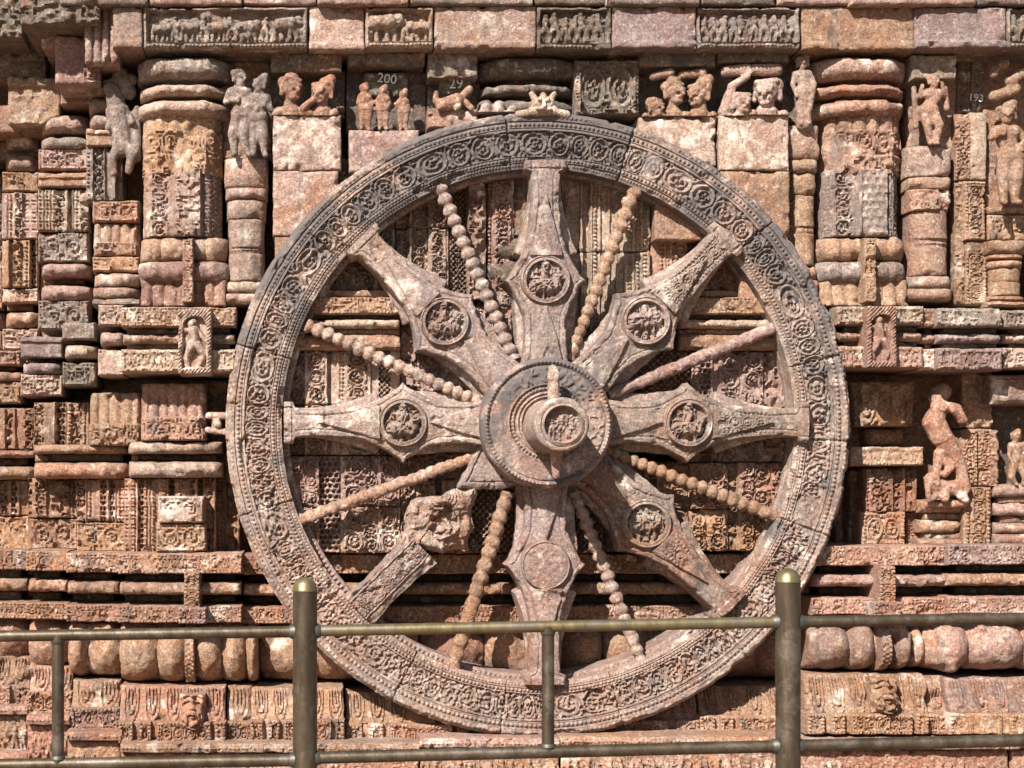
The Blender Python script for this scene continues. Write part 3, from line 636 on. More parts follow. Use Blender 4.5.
# ================================================================== STATUES (remeshed rounded limbs)
def capsule_mesh(bm_v, bm_f, p, q, r1, r2, seg=10):
    p, q = np.array(p, float), np.array(q, float); ax = q - p; L = np.linalg.norm(ax)
    ax = ax / L if L > 1e-6 else np.array([0, 0, 1.]); t = np.array([1., 0, 0]) if abs(ax[0]) < .8 else np.array([0, 1., 0])
    e1 = np.cross(ax, t); e1 /= np.linalg.norm(e1); e2 = np.cross(ax, e1)
    rings = [(p - ax * r1 * math.cos(a), r1 * math.sin(a)) for a in (.25, .75, 1.25)] + [(q + ax * r2 * math.cos(a), r2 * math.sin(a)) for a in (1.25, .75, .25)]
    b = len(bm_v)
    for c, r in rings:
        for k in range(seg): a = 2 * math.pi * k / seg; bm_v.append(tuple(c + r * (math.cos(a) * e1 + math.sin(a) * e2)))
    for i in range(len(rings) - 1):
        for k in range(seg): bm_f.append((b + i * seg + k, b + i * seg + (k + 1) % seg, b + (i + 1) * seg + (k + 1) % seg, b + (i + 1) * seg + k))
    bm_f.append(tuple(b + k for k in range(seg))[::-1]); bm_f.append(tuple(b + (len(rings) - 1) * seg + k for k in range(seg)))
def statue(name, px, py, y, caps, mat, label, cat, group=None, vox=1.1, parent=None, floor=False):
    """caps: (x1,z1,d1,r1, x2,z2,d2,r2) pixels right, up, towards the viewer from (px,py)"""
    v, f = [], []
    for x1, z1, d1, r1, x2, z2, d2, r2 in caps: capsule_mesh(v, f, (x1 * PX, -d1 * PX, z1 * PX), (x2 * PX, -d2 * PX, z2 * PX), r1 * PX, r2 * PX)
    me = bpy.data.meshes.new('tmp'); me.from_pydata(v, [], f); ob = bpy.data.objects.new('tmp', me); COL.objects.link(ob)
    rm = ob.modifiers.new('r', 'REMESH'); rm.mode = 'VOXEL'; rm.voxel_size = vox * PX
    s_ = ob.modifiers.new('s', 'SMOOTH'); s_.factor = .5; s_.iterations = 2
    me2 = bpy.data.meshes.new_from_object(ob.evaluated_get(bpy.context.evaluated_depsgraph_get())); bpy.data.objects.remove(ob)
    n = len(me2.vertices); co = np.empty(n * 3, np.float32); me2.vertices.foreach_get('co', co); co = co.reshape(-1, 3).astype(float)
    loc = np.array([wx(px, y), y, wz(py, y)]); w = co * ((D + y) / D)
    if floor: w[:, 2] = np.maximum(w[:, 2], -.004)
    w = w + loc; w = erode(w, .85) - loc
    me2.vertices.foreach_set('co', w.astype(np.float32).ravel()); me2.polygons.foreach_set('use_smooth', np.ones(len(me2.polygons), bool))
    me2.materials.clear(); me2.materials.append(M[mat]); me2.name = name
    o = bpy.data.objects.new(name, me2); COL.objects.link(o)
    if parent: o.parent = parent; o.location = Vector(loc) - parent.location
    else: o.location = loc; tag(o, label, cat, group)
    return o
def head(x, z, d, r, turn=0, tilt=0, bun=True):
    """eroded head: skull, jaw, nose, brows, lips, ears, hair knot; turn in radians (+ = to the right)"""
    c, s = math.cos(turn), math.sin(turn); k = r / 8.
    def P(a, b, e): # a right, b up, e forward in head space
        return (x + (a * c + e * s) * k + tilt * b * .1 * k, z + b * k, d + (-a * s + e * c) * k)
    def C(p, r1, q, r2): p = P(*p); q = P(*q); return (*p, r1 * k, *q, r2 * k)
    L = [C((0, 2.5, -1), 8.2, (0, 1.5, 0), 8.0), C((0, -2, 1.5), 6.6, (0, -5, 3), 4.6), C((0, 1.8, 7.8), 1.1, (0, -1.6, 9.8), 1.8),
         C((-4.4, 3.0, 7.0), 1.4, (-1.5, 2.6, 8.0), 1.1), C((4.4, 3.0, 7.0), 1.4, (1.5, 2.6, 8.0), 1.1), C((-3.2, .6, 7.3), 1.5, (-2.6, .6, 7.4), 1.5), C((3.2, .6, 7.3), 1.5, (2.6, .6, 7.4), 1.5),
         C((-2.0, -4, 7.4), 1.1, (2.0, -4, 7.4), 1.1), C((-1.3, -6.6, 6.2), 1.8, (1.3, -6.6, 6.2), 1.8), C((-8.0, 1.5, -1), 1.6, (-8.0, -3.5, -.5), 1.9), C((8.0, 1.5, -1), 1.6, (8.0, -3.5, -.5), 1.9),
         C((-5.5, 7, 2.5), 2.6, (5.5, 7, 2.5), 2.6), C((-5, 5, -2), 5, (5, 5, -2), 5), C((0, -6, -1), 4.6, (0, -13, -2), 5.2)]
    if bun: L.append(C((2, 9, -3), 6, (5, 11, -4), 5))
    return L
def body(h, sway=0, turn=0, arms=None, legs=None, hx=0, d=0, ht=0):
    """standing figure of height h px from feet at z=0, three-bend pose"""
    u = h / 100.; s = sway
    S_ = lambda *t: tuple(t)
    hipx, chx = hx + s * 8 * u, hx - s * 2 * u
    L = []
    def c(x1, z1, d1, r1, x2, z2, d2, r2): L.append((x1, z1 * u, d + d1 * u, r1 * u * 1.3, x2, z2 * u, d + d2 * u, r2 * u * 1.3))
    c(hipx - 3 * u, 52, 0, 9.5, hipx + 3 * u, 52, 0, 9.5); c(hipx, 58, 0, 7.5, chx, 68, 0, 8); c(chx - 6 * u, 76, 1, 7, chx + 6 * u, 76, 1, 7); c(chx, 80, 0, 4, chx, 86, 0, 3.6)
    lg = legs or ((-6, 26, 2, -7, 2), (6, 26, 4, 8, 2))
    for kx, kz, kd, fx, fd in lg:
        sgn = -1 if kx < 0 else 1
        c(hipx + sgn * 5 * u, 50, 0, 8, hx + kx * u, kz, kd, 5.4); c(hx + kx * u, kz, kd, 5.4, hx + fx * u, 4, fd, 3.2); c(hx + fx * u, 3, fd, 3, hx + fx * u + sgn * 1.5 * u, 2, fd + 7, 2.4)
    am = arms or ((-15, 62, 0, -12, 48, 6), (15, 62, 2, 10, 52, 8))
    for ex, ez, ed, wx_, wz_, wd_ in am:
        sgn = -1 if ex < 0 else 1
        c(chx + sgn * 11 * u, 79, 0, 3.9, hx + ex * u, ez, ed, 3.1); c(hx + ex * u, ez, ed, 3.1, hx + wx_ * u, wz_, wd_, 2.4); c(hx + wx_ * u, wz_, wd_, 2.6, hx + wx_ * u, wz_ - 3, wd_ + 1, 2.2)
    L += head(chx, 94 * u, d + 1.5 * u, 8.8 * u, turn, ht)
    return L
# embracing couple by the left pilaster
cp = body(84, .5, .8, arms=((-17, 66, 4, -2, 68, 10), (10, 62, 8, 20, 58, 9)), legs=((-8, 28, 4, -6, 3), (4, 27, 6, 10, 4)), hx=-9) + body(76, -.4, -.8, arms=((-14, 60, 7, -22, 66, 8), (15, 62, 2, 6, 70, 8)), hx=10, d=1)
statue('statue', 249, 158, .11, cp, 'grey', 'weathered embracing couple carved standing on the colonnette beside the left pilaster', 'statue', 'small statues under the cornice')
# busts in the niches
def bust(hx, z, r, turn=0, bun=True, sh=1.0, low=-30):
    r = r * 1.25; k = r / 8.
    return head(hx, z, 4, r, turn, 0, bun) + [(hx - 9 * k * sh, z - 17 * k, 1, 5.5 * k, hx + 9 * k * sh, z - 17 * k, 1, 5.5 * k), (hx, z - 20 * k, 1, 8 * k, hx, low, 1, 8 * k), (hx - 13 * k * sh, z - 18 * k, 2, 4 * k, hx - 10 * k, low, 5, 3.4 * k), (hx + 13 * k * sh, z - 18 * k, 2, 4 * k, hx + 10 * k, low, 5, 3.4 * k)]
statue('statue', 305, 116, .12, bust(-14, 25, 8.6, .6, True, .9, 2) + bust(17, 21, 8.2, -.5, True, .8, 2) + [(-2, 6, 8, 4, 12, 17, 12, 3.4)], 'orange', 'pair of carved busts with hair knots above the plain slab left of number 200', 'statue', 'small statues under the cornice', 1.0, floor=True)
statue('statue', 384, 131, .12, [tuple(v * (1.28 if k in (3, 7) else 1) for k, v in enumerate(c)) for c in body(44, .3, .5, hx=-19, arms=((-16, 62, 4, -4, 70, 10), (14, 62, 4, 22, 66, 9))) + body(41, -.2, 0, hx=-1, d=3, arms=((-14, 60, 4, -4, 56, 12), (15, 62, 2, 8, 54, 12))) + body(38, .2, -.6, hx=19, arms=((-18, 62, 6, -22, 70, 9), (14, 60, 2, 6, 50, 8))) ], 'tan', 'group of three small eroded figures in the niche marked 200', 'statue', 'small statues under the cornice', 1.0, floor=True)
statue('statue', 454, 109, .12, [(-12, 4, 0, 7, 2, 8, 1, 8), (6, 10, 0, 5, 14, 18, 2, 4), (14, 18, 2, 4.5, 15, 19, 2, 4.5), (-12, 2, 4, 4, -16, 0, 5, 3), (4, 2, 4, 4, 2, -1, 5, 3), (12, 6, 2, 3.5, 17, 0, 3, 3), (-18, 8, 0, 4, -18, 16, 0, 2.5)], 'orange', 'worn orange crouching beast in the niche marked 29', 'statue', 'small statues under the cornice', 1.0)
number('200', 387, 79, 10, .172, -8); number('29', 456, 84, 11, .160, 0); number('193', 976, 98, 8, .232, -6)
B('number_stone', 364, 72, 408, 96, .19, 'dark', None, back=.45); B('number_stone', 440, 76, 472, 94, .178, 'dark', None, back=.45)
statue('statue', 508, 112, .10, [(-24, -4, 0, 6, -22, 4, 0, 6), (-9, -4, 0, 6, -9, 5, 0, 6.5), (-28, -5, 0, 6, 4, -5, 0, 6), (2, -3, 0, 5, 4, 2, 0, 5)], 'pink', 'pair of small round worn knobs above the wheel rim, left of the horned mask', 'carving', floor=True)
mask = [(-10, 2, 0, 5.5, 10, 2, 0, 5.5), (-6, 9, 1, 6, 6, 9, 1, 6), (-8, 14, 1, 4, -11, 19, 0, 3), (8, 14, 1, 4, 11, 19, 0, 3), (-4, 12, 8, 2.4, -4, 12, 8, 2.4), (4, 12, 8, 2.4, 4, 12, 8, 2.4), (0, 10, 8, 1.6, 0, 6, 9, 2.6), (-7, 3, 7, 1.8, 7, 3, 7, 1.8), (-16, 0, 0, 4, -24, -1, -2, 4), (16, 0, 0, 4, 24, -1, -2, 4), (0, 15, 1, 4, 0, 18, 0, 3)]
statue('mask', 543, 113, -.01, mask, 'cream', 'small horned lion face mask perched on the crown of the wheel', 'mask', None, .9)
statue('statue', 678, 117, .12, bust(-24, 8, 6.6, .7, False, .7, 0) + bust(-5, 22, 8.4, .5, True, .7, 0) + bust(20, 20, 8.6, -.9, True, .7, 0) + [(-24, 40, 0, 5, -8, 44, 1, 5), (4, 42, 0, 4, 24, 44, 0, 5)], 'tan', 'cluster of three shaded carved heads above the slab right of the wheel top', 'statue', 'small statues under the cornice', 1.0, floor=True)
statue('statue', 752, 116, .12, bust(-12, 11, 7.6, .3, False, .8, -2) + bust(14, 21, 10, -.5, False, .7, 0) + [(-28, 4, 2, 7, -22, 26, 4, 4.5), (-22, 28, 4, 4.5, -7, 38, 6, 4), (-26, 44, 0, 6, -6, 46, 0, 7), (2, 46, 0, 6, 24, 46, 0, 7), (-10, 38, 6, 2.4, -3, 42, 6, 2)], 'pink', 'pair of carved heads, one arm raised, above the slab left of the right pilaster', 'statue', 'small statues under the cornice', 1.0, floor=True)
statue('statue', 802, 126, .11, body(66, .6, -.2, hx=1, arms=((-17, 62, 4, -12, 46, 8), (16, 62, 4, 12, 44, 8)), legs=((-6, 24, 2, -4, 3), (6, 24, 4, 4, 4))) + [(0, 34, 0, 8, 2, 2, 0, 8)], 'cream', 'slim standing female figure carved atop the orange colonnette', 'statue', 'small statues under the cornice')
statue('statue', 932, 146, .11, body(68, -.7, .4, arms=((-18, 72, 2, -16, 88, 4), (16, 74, 0, 14, 92, 2)), legs=((-9, 30, 4, -4, 3), (8, 28, 8, 2, 6))) + [(-15, 20, -3, 3, -17, 58, -3, 3), (14, 58, -3, 3, 16, 38, -3, 3)], 'tan', 'dancing figure with arms raised carved between the right pilaster and stone marked 193', 'statue', 'small statues under the cornice')
statue('statue', 1007, 206, .12, body(96, .5, -.3, arms=((-18, 70, 4, -8, 76, 10), (18, 68, 4, 10, 60, 10)), legs=((-6, 28, 4, -5, 3), (6, 28, 8, 6, 5))) + [(-12, 110, 0, 6, 8, 116, 0, 6), (4, 124, 0, 6, 18, 134, 0, 5), (-14, 132, 0, 5, -4, 142, 0, 6)], 'tan', 'tall standing figure beneath a foliage canopy at the far right edge of the wall', 'statue')
B('pedestal_tier', 990, 206, 1028, 214, .2, 'tan', R_torus(4), back=.7); B('pedestal_tier', 988, 215, 1030, 240, .2, 'tan', framed(R_scroll(18, 3), 3, 2), back=.7)
# rearing lion over elephant (right), in the lower register
lion = [(-4, 104, 4, 10, -2, 106, 4, 9), (-10, 98, 8, 8, -8, 92, 9, 7), (-12, 90, 16, 3.4, -6, 88, 16, 3.4), (-13, 76, 8, 11, -8, 86, 8, 9), (-12, 74, 9, 12, -6, 62, 9, 12), (-6, 62, 9, 12, 6, 46, 7, 9.5), (6, 46, 7, 9.5, 14, 28, 7, 7.5), (14, 28, 7, 7.5, 18, 10, 8, 6.5), (18, 10, 8, 5.5, 13, 3, 12, 4.5),
        (-4, 92, 12, 6, 8, 88, 14, 5.6), (8, 88, 14, 5.6, 12, 78, 16, 5.2), (12, 78, 16, 4.4, 2, 86, 20, 3.4), (-14, 90, 12, 4, -14, 80, 17, 3.6), (-8, 44, 10, 6, -10, 36, 12, 5), (-10, 36, 12, 5, -12, 26, 12, 4), (-10, 44, 10, 4, 2, 30, 13, 4.4), (2, 30, 13, 4.4, -4, 24, 14, 4),
        (-12, 12, 8, 8.5, 10, 10, 7, 8.5), (-17, 17, 11, 7, -17, 19, 11, 6.6), (-21, 12, 14, 3.6, -21, 2, 16, 3), (-12, 2, 13, 3.6, -20, -2, 15, 3.2), (12, 6, 10, 6, 18, -2, 11, 4), (-2, 10, 12, 5.6, -4, 0, 14, 4.6), (-12, 24, 14, 3, -11, 14, 15, 3), (-18, -6, 6, 4, 18, -6, 6, 4)]
statue('statue', 943, 498, .24, lion, 'tan', 'tall worn beast leaning over a crouched figure on a tiered pedestal right of the wheel', 'statue')
statue('statue', 1016, 486, .24, body(52, .3, -.2, arms=((-16, 60, 6, -10, 40, 10), (16, 66, 4, 14, 84, 6)), legs=((-14, 16, 10, -4, 8), (13, 17, 10, 10, 6))), 'orange', 'small seated orange figure in the shaded niche low at the right edge', 'statue')
# leaning beast in relief at the upper left
statue('statue', 123, 176, .28, [(0, 30, 0, 12, -5, 62, 2, 13), (-5, 62, 2, 12, -8, 78, 4, 9), (-2, 100, 0, 9, 6, 84, 0, 8), (12, 20, 0, 7, 12, 60, 0, 6), (-10, 86, 6, 7, -13, 85, 9, 6), (-8, 60, 6, 4, -14, 46, 10, 3.4), (2, 66, 2, 4, 10, 52, 8, 3.6), (0, 30, 2, 8, 10, 22, 6, 6), (10, 22, 6, 6, 6, 4, 6, 4), (-4, 30, 2, 7, -10, 16, 6, 5), (-10, 16, 6, 5, -8, 2, 6, 4), (10, 40, 0, 4, 14, 66, 0, 5), (-16, 92, 0, 5, 8, 96, 0, 7)], 'grey', 'eroded rearing beast carved left of the left pilaster capital', 'statue')
statue('carved_bracket', 216, 432, .12, [(0, 2, 0, 5, 0, 14, 0, 4), (-7, 16, 1, 4, 9, 16, 1, 4), (-8, 2, 2, 3.4, 9, 0, 2, 3.6), (0, 8, 4, 4, 2, 8, 5, 4)], 'cream', 'pale broken bracket stub sticking out by the left edge of the wheel', 'bracket')
# ================================================================== THE WHEEL
WCX, WCY = 538.5, 425.0
WH = empty('stone_wheel', WCX, 738, .1)
tag(WH, 'giant carved stone chariot wheel with eight broad spokes, beaded thin spokes and a protruding hub', 'wheel')
def rim():
    nu, nr = 2200, 74; R0, R1 = 257.0, 313.0
    th = np.linspace(0, 2 * np.pi, nu, endpoint=False); s = np.linspace(0, 1, nr)   # s=0 outer edge
    T, Sg = np.meshgrid(th, s); rad = R1 + (R0 - R1) * Sg
    w = (R1 - R0) * Sg   # px from the outer edge
    arc = T * 287
    def beads(c0, p, a, r): return a * np.sqrt(np.clip(1 - ((((arc + 400) % p) - p / 2) ** 2 + (w - c0) ** 2) / r ** 2, 0, 1))
    h = np.zeros_like(T) + 1.0
    h += 1.3 * fbm(arc / 6, w / 3, 3, 3) * sm(9, 6, w) + beads(5.2, 4.4, 1.3, 1.5) * sm(-.1, .2, vn(arc / 30, 3, 3)) - 5 * sm(4, 0, w)                      # rolled outer arris
    h += -1.8 * (sm(8.6, 9.2, w) * sm(10.4, 9.8, w)); h += beads(12.4, 4.4, 2.2, 1.75) - 1.2 * (sm(10, 10.6, w) * sm(15, 14.4, w))
    h += -1.5 * (sm(15.2, 15.7, w) * sm(17, 16.5, w))
    band = sm(18.5, 19.3, w) * sm(44.2, 43.4, w)
    cell = 2 * np.pi * 287 / 76
    V = np.clip(w - 18.8, 0, 25); U = arc + 13 * vn(T * 5.3 + 3, 2, 2)
    sc = R_scroll(cell, 4.0, False, 2, 4.3)(U, V, 2 * np.pi * 287, 25.0)
    fl = R_foliage(4.0, 4.4, 5)(U, V, 1, 1)
    sc2 = R_scroll(cell * .75, 4.0, False, 6, 3.6)(U, V, 2 * np.pi * 287, 25.0)
    sect = vn(T * 1.9 + 2.2, 0.5, 3); low = sm(.0, -.5, np.sin(T) )
    mixf = np.clip(.28 + sm(-.05, .2, vn(T * 3 + 1, 7.5, 2)) * .7 + low * .5, 0, 1)
    carve = (sc * (1 - mixf) + (sc2 * .6 + fl * .55) * mixf)
    blank = sm(.5, .65, vn(T * 5.2 + 9, Sg * .6, 8.1)) * .8
    h += band * (carve * 1.35 * (1 - blank) - 5.8 * (1 - blank * .85))
    h += beads(47.2, 4.2, 2.3, 1.7) - 1.2 * (sm(44.8, 45.3, w) * sm(49.8, 49.2, w))
    h += -2.0 * sm(50.0, 50.6, w) - 1.5 * sm(52.5, 56, w) + beads(52.2, 3.6, 1.3, 1.3)
    # joints between the stones of the rim
    joints = [R(a) for a in (96, 72, 41, 13, -3, -21, -48, -74, -97, -118, -140, -163, -184, 165, 140, 118)]
    J = np.ones_like(T) * 9
    for j in joints: J = np.minimum(J, np.abs((T - j + np.pi) % (2 * np.pi) - np.pi) * rad + 1.2 * vn(w / 8, j * 9, 2))
    h -= 3.2 * sm(1.3, .3, J)
    # losses
    n = fbm(np.cos(T) * 9 + 4, np.sin(T) * 9, Sg * 3, 4)
    h -= 4.0 * sm(.30, .5, n)
    edge_loss = fbm(np.cos(T) * 30, np.sin(T) * 30, 1, 3)
    h -= 6 * sm(6, 0, w) * sm(.15, .5, edge_loss)
    h = h + .8 * fbm(U / 14, w / 14, 3, 3)
    seg = np.zeros_like(T); js = sorted([(j % (2 * np.pi)) for j in joints])
    tt = T % (2 * np.pi)
    vals = {}
    k = np.searchsorted(js, tt)
    # patina follows the height of the stone in the wheel plus a value of its own
    rv = np.array([.5, .55, .25, .75, .9, .35, .6, .1, .35, 0, .2, .15, .3, .1, .5, .25, .4])[k % 17]
    pat = np.clip(.5 * sm(-.15, .9, np.sin(T)) + (rv - .4) * .6 + .5 * fbm(np.cos(T) * 5, np.sin(T) * 5, Sg, 3), -.6, 1)
    return skin('rim', WCX + rad * np.cos(T), WCY - rad * np.sin(T), h, 0.0, .26, 'rim', WH, closed=True, ero=.45, attr=pat, sharp=60)
rim()
# inner lip of the rim, set back
def ring(name, cx, cy, r0, r1, y, back, mat, parent, hf, nu=500, ero=.5, nr=None, pat=None):
    nr = nr or max(5, int(abs(r1 - r0) / 1.1)); th = np.linspace(0, 2 * np.pi, nu, endpoint=False); s = np.linspace(0, 1, nr)
    T, Sg = np.meshgrid(th, s); rad = r1 + (r0 - r1) * Sg
    return skin(name, cx + rad * np.cos(T), cy - rad * np.sin(T), hf(rad, T), y, back, mat, parent, closed=True, ero=ero, sharp=60, attr=None if pat is None else pat(rad, T))
ring('inner_lip', WCX, WCY, 250, 260, .10, .3, 'spoke', WH, lambda r, T: 1.2 * np.cos(T * 320) * sm(252, 254, r) - 2 * sm(252, 250, r), 1600)
def disc(name, cx, cy, r, y, back, mat, parent, hf, nu=220, ero=.4, pat=None):
    return ring(name, cx, cy, .15, r, y, back, mat, parent, hf, nu, ero, pat=pat)
# broad spokes
SX, SY = 546.0, 422.5
def spoke_w(r, k=1.0, tip=39, broken=False):
    pts = [(50, 26), (66, 22.5), (80, 20.5), (95, 20.5), (108, 21.5), (118, 25.5), (127, 30), (135, 34), (139, 36.5), (142.5, tip + 1.5), (146, 36.5), (150, 33.5), (157, 29), (165, 24.5), (174, 21), (185, 18), (200, 15.5), (222, 13.5), (240, 14), (251, 15), (253, 21), (268, 21)]
    a, b = zip(*pts); return np.interp(r, a, b) * k
def spoke(ang, mat='spoke', r0=52, r1=262, carved=0.0, label=None, seed=0, end='T', med='rider', shift=0, rout=None, twist=0):
    r1 = rout or r1
    nr, ns = int((r1 - r0) / 1.15), 60
    r = np.linspace(r0, r1, nr); t = np.linspace(-1, 1, ns); RR, TT = np.meshgrid(r, t)
    W = spoke_w(RR) 
    if end != 'T': W = np.minimum(W, np.where(RR > 235, 17, 99))
    s = TT * W; d = W - np.abs(s)
    h = 3.4 - .17 * np.abs(s)
    h += .7 * sm(5.5, 5.0, d) - 2.2 * sm(1.3, 0, d)
    h -= .9 * (sm(7.6, 7.2, d) * sm(6.0, 6.4, d))
    # arrow plate laid over the shaft, outward of the medallion
    w2 = np.interp(RR, (170, 196, 226, 228), (17, 9, 1, 0)); h += np.where((RR > 166) & (RR < 228), 3.8 * sm(0, 1.0, w2 - np.abs(s)), 0)
    w3 = np.interp(RR, (66, 92, 118), (16, 9, 0)); h += np.where(RR < 118, 3.4 * sm(0, 1.0, w3 - np.abs(s)), 0)
    if carved > 0:
        hw = 6.5; sc = R_scroll(13, 2.4, False, seed, 3.4)(RR, s + hw, 400., 2 * hw)
        out = sm(170, 176, RR) * sm(252, 248, RR)
        wear = sm(.35, .1, vn(RR / 30 + seed, s / 30, 2))
        h += carved * wear * out * ((np.abs(s) < hw) * (sc - 1.6) + (np.abs(np.abs(s) - 8.6) < 1.3) * 1.3 * np.cos(RR * 1.5))
        bd = sm(12, 11.5, d) * sm(4, 4.5, d) * (1 - out)
        h += carved * wear * bd * (R_foliage(2.0, 3.4, seed)(RR, s, 0, 0) - 1.0)
    if med: h -= 14 * sm(21.5, 20.5, np.hypot(RR - 143, s))
    # end plate that laps the rim
    h += np.where(RR > 254, 1.5, 0)
    n = fbm(RR / 22 + seed * 3, s / 22 + 5, seed, 4); h -= 3.2 * sm(.32, .55, n); h += .8 * fbm(RR / 12 + seed, s / 12, 2, 3)
    h -= 4 * sm(3.5, 0, d) * sm(0, .4, fbm(RR / 9 + seed, s / 9, 3, 2))
    ca, sa = math.cos(R(ang)), math.sin(R(ang))
    PXX = SX + RR * ca - s * sa; PYY = SY - RR * sa - s * ca
    o = skin('spoke', PXX, PYY, h, -.035, .17, mat, WH, ero=.5, sharp=50)
    if label: o['label'] = label
    # wider under-plate
    r = np.linspace(60, 246, 120); t = np.linspace(-1, 1, 40); RR, TT = np.meshgrid(r, t); W = spoke_w(RR) + np.interp(RR, (60, 90, 112, 136), (8, 9, 8, -2)); W = np.where(RR > 136, spoke_w(RR) - 2 + np.interp(RR, (166, 170, 235, 246), (0, 11, 3, 2)), W); s = TT * W
    skin('spoke_under_plate', SX + RR * ca - s * sa, SY - RR * sa - s * ca, -1.2 * np.abs(TT) ** 6 * 2 + .7 * fbm(RR / 9, s / 9, 2, 3), .05, .25, mat, o, ero=.6)
    if med:
        mx, my = SX + 143 * ca, SY - 143 * sa; rr = random.Random(seed)
        R0 = 24.5
        caps = rider(0, 17, 1.85) if seed % 2 == 0 else elephant(-3, 16, 1.35, 1) + manikin(0, 2, .9, rr)
        if med == 'plain': caps = []
        cf = caps2d([(a, b, c * 1.25, d_, e, g * 1.25) for a, b, c, d_, e, g in caps], 1.25)
        def hf(rad, T):
            X, Yv = rad * np.cos(T), -rad * np.sin(T)
            hh = -3 * sm(24, 26, rad) + 1.5 * np.exp(-((rad - 23.4) / 1.0) ** 2) + 1.3 * np.exp(-((rad - 20.4) / .9) ** 2)
            inner = sm(19.4, 18.6, rad)
            if med == 'plain': return hh - .5 + inner * (1 + .9 * fbm(X / 3, Yv / 3, 3, 3))
            return hh + inner * (-6.5 + np.minimum(cf(X, Yv, 0, 0), 9) + R_foliage(3.2, 3.0, seed)(X, Yv, 0, 0))
        disc('medallion', mx, my, R0, -.058, .05, mat, o, hf, 150, .35)
    return o
spoke(90, carved=.0, seed=2, label='upright pinkish spoke with rider medallion at the top of the wheel')
spoke(45.5, carved=.9, seed=3, mat='spoke', label='upper right spoke with dark carved border lines')
spoke(0, carved=.75, seed=4, mat='rim', label='right hand horizontal spoke with carved border')
spoke(-45, carved=.8, seed=5, mat='grey', label='lower right spoke, finely carved and partly in shade')
spoke(-90, carved=.0, seed=6, med='plain', label='lower upright spoke with a worn blank medallion')
spoke(180, carved=.2, seed=8, label='left hand horizontal spoke with grey pink wood like grain')
spoke(135, carved=.15, seed=10, label='upper left spoke with smooth pink surface')
# broken lower-left spoke: stump of rough stone, then the carved outer arm
def broken():
    ca, sa = math.cos(R(-135)), math.sin(R(-135))
    RR, TT = np.meshgrid(np.linspace(176, 266, 80), np.linspace(-1, 1, 46)); W = np.interp(RR, (176, 200, 240, 266), (21, 18, 16, 20)); s = TT * W + 2
    h = 2 + .5 * np.cos(s * .85) * (np.abs(s) > 9) + 3 * sm(.9, .2, np.abs(np.abs(s) - 11)) + 2.0 * fbm(RR / 14, s / 9, 3, 4) - 4 * sm(.15, .45, fbm(RR / 20, s / 12, 9, 3)) + 1.4 * R_scroll(9, 1.4, False, 3, 3.4)(RR, (s + 40) % 10, 90., 10.) * (np.abs(s) < 9) - 6 * sm(184 + 6 * vn(s / 5, 3, 1), 174, RR) - .1 * np.abs(s) ** 1.3
    o = skin('spoke', SX + RR * ca - s * sa, SY - RR * sa - s * ca, h, -.02, .2, 'spoke', WH, ero=.9); o['label'] = 'broken lower left spoke with rough stump and carved outer arm'
    A, Bv = np.meshgrid(np.linspace(0, 1, 70), np.linspace(0, 1, 64)); q = [np.array(p, float) for p in ((414, 500), (480, 484), (470, 551), (399, 549))]
    P = [(1 - A) * (1 - Bv) * q[0][i] + A * (1 - Bv) * q[1][i] + A * Bv * q[2][i] + (1 - A) * Bv * q[3][i] for i in (0, 1)]
    x_, y_ = P; jag = 1 - 4 * (A - .5) ** 2; x_ = x_ + 4 * fbm(y_ / 12, 2, 1, 3) * (np.abs(A - .5) * 2); y_ = y_ + 5 * fbm(x_ / 12, 7, 1, 3) * (np.abs(Bv - .5) * 2)
    rad = np.hypot(x_ - 441, y_ - 519); d = np.minimum(np.minimum(A, 1 - A) * 66, np.minimum(Bv, 1 - Bv) * 58)
    fac = np.round(2.2 * fbm(x_ / 26, y_ / 26, 4, 2) * 2) * 2.2
    h = 3 + fac + 4.5 * fbm(x_ / 10, y_ / 10, 3, 4) + 3 * np.exp(-((rad - 19) / 1.6) ** 2) * (x_ > 436) + (rad < 15) * (R_foliage(5, 5, 3)(x_, y_, 0, 0) - 3) - 9 * sm(8, 0, d) ** 2
    st = skin('broken_stump', x_, y_, h, -.0, .2, 'cream', o, ero=1.2, sharp=30); st['label'] = 'rough broken stump of the lower left spoke'
broken()
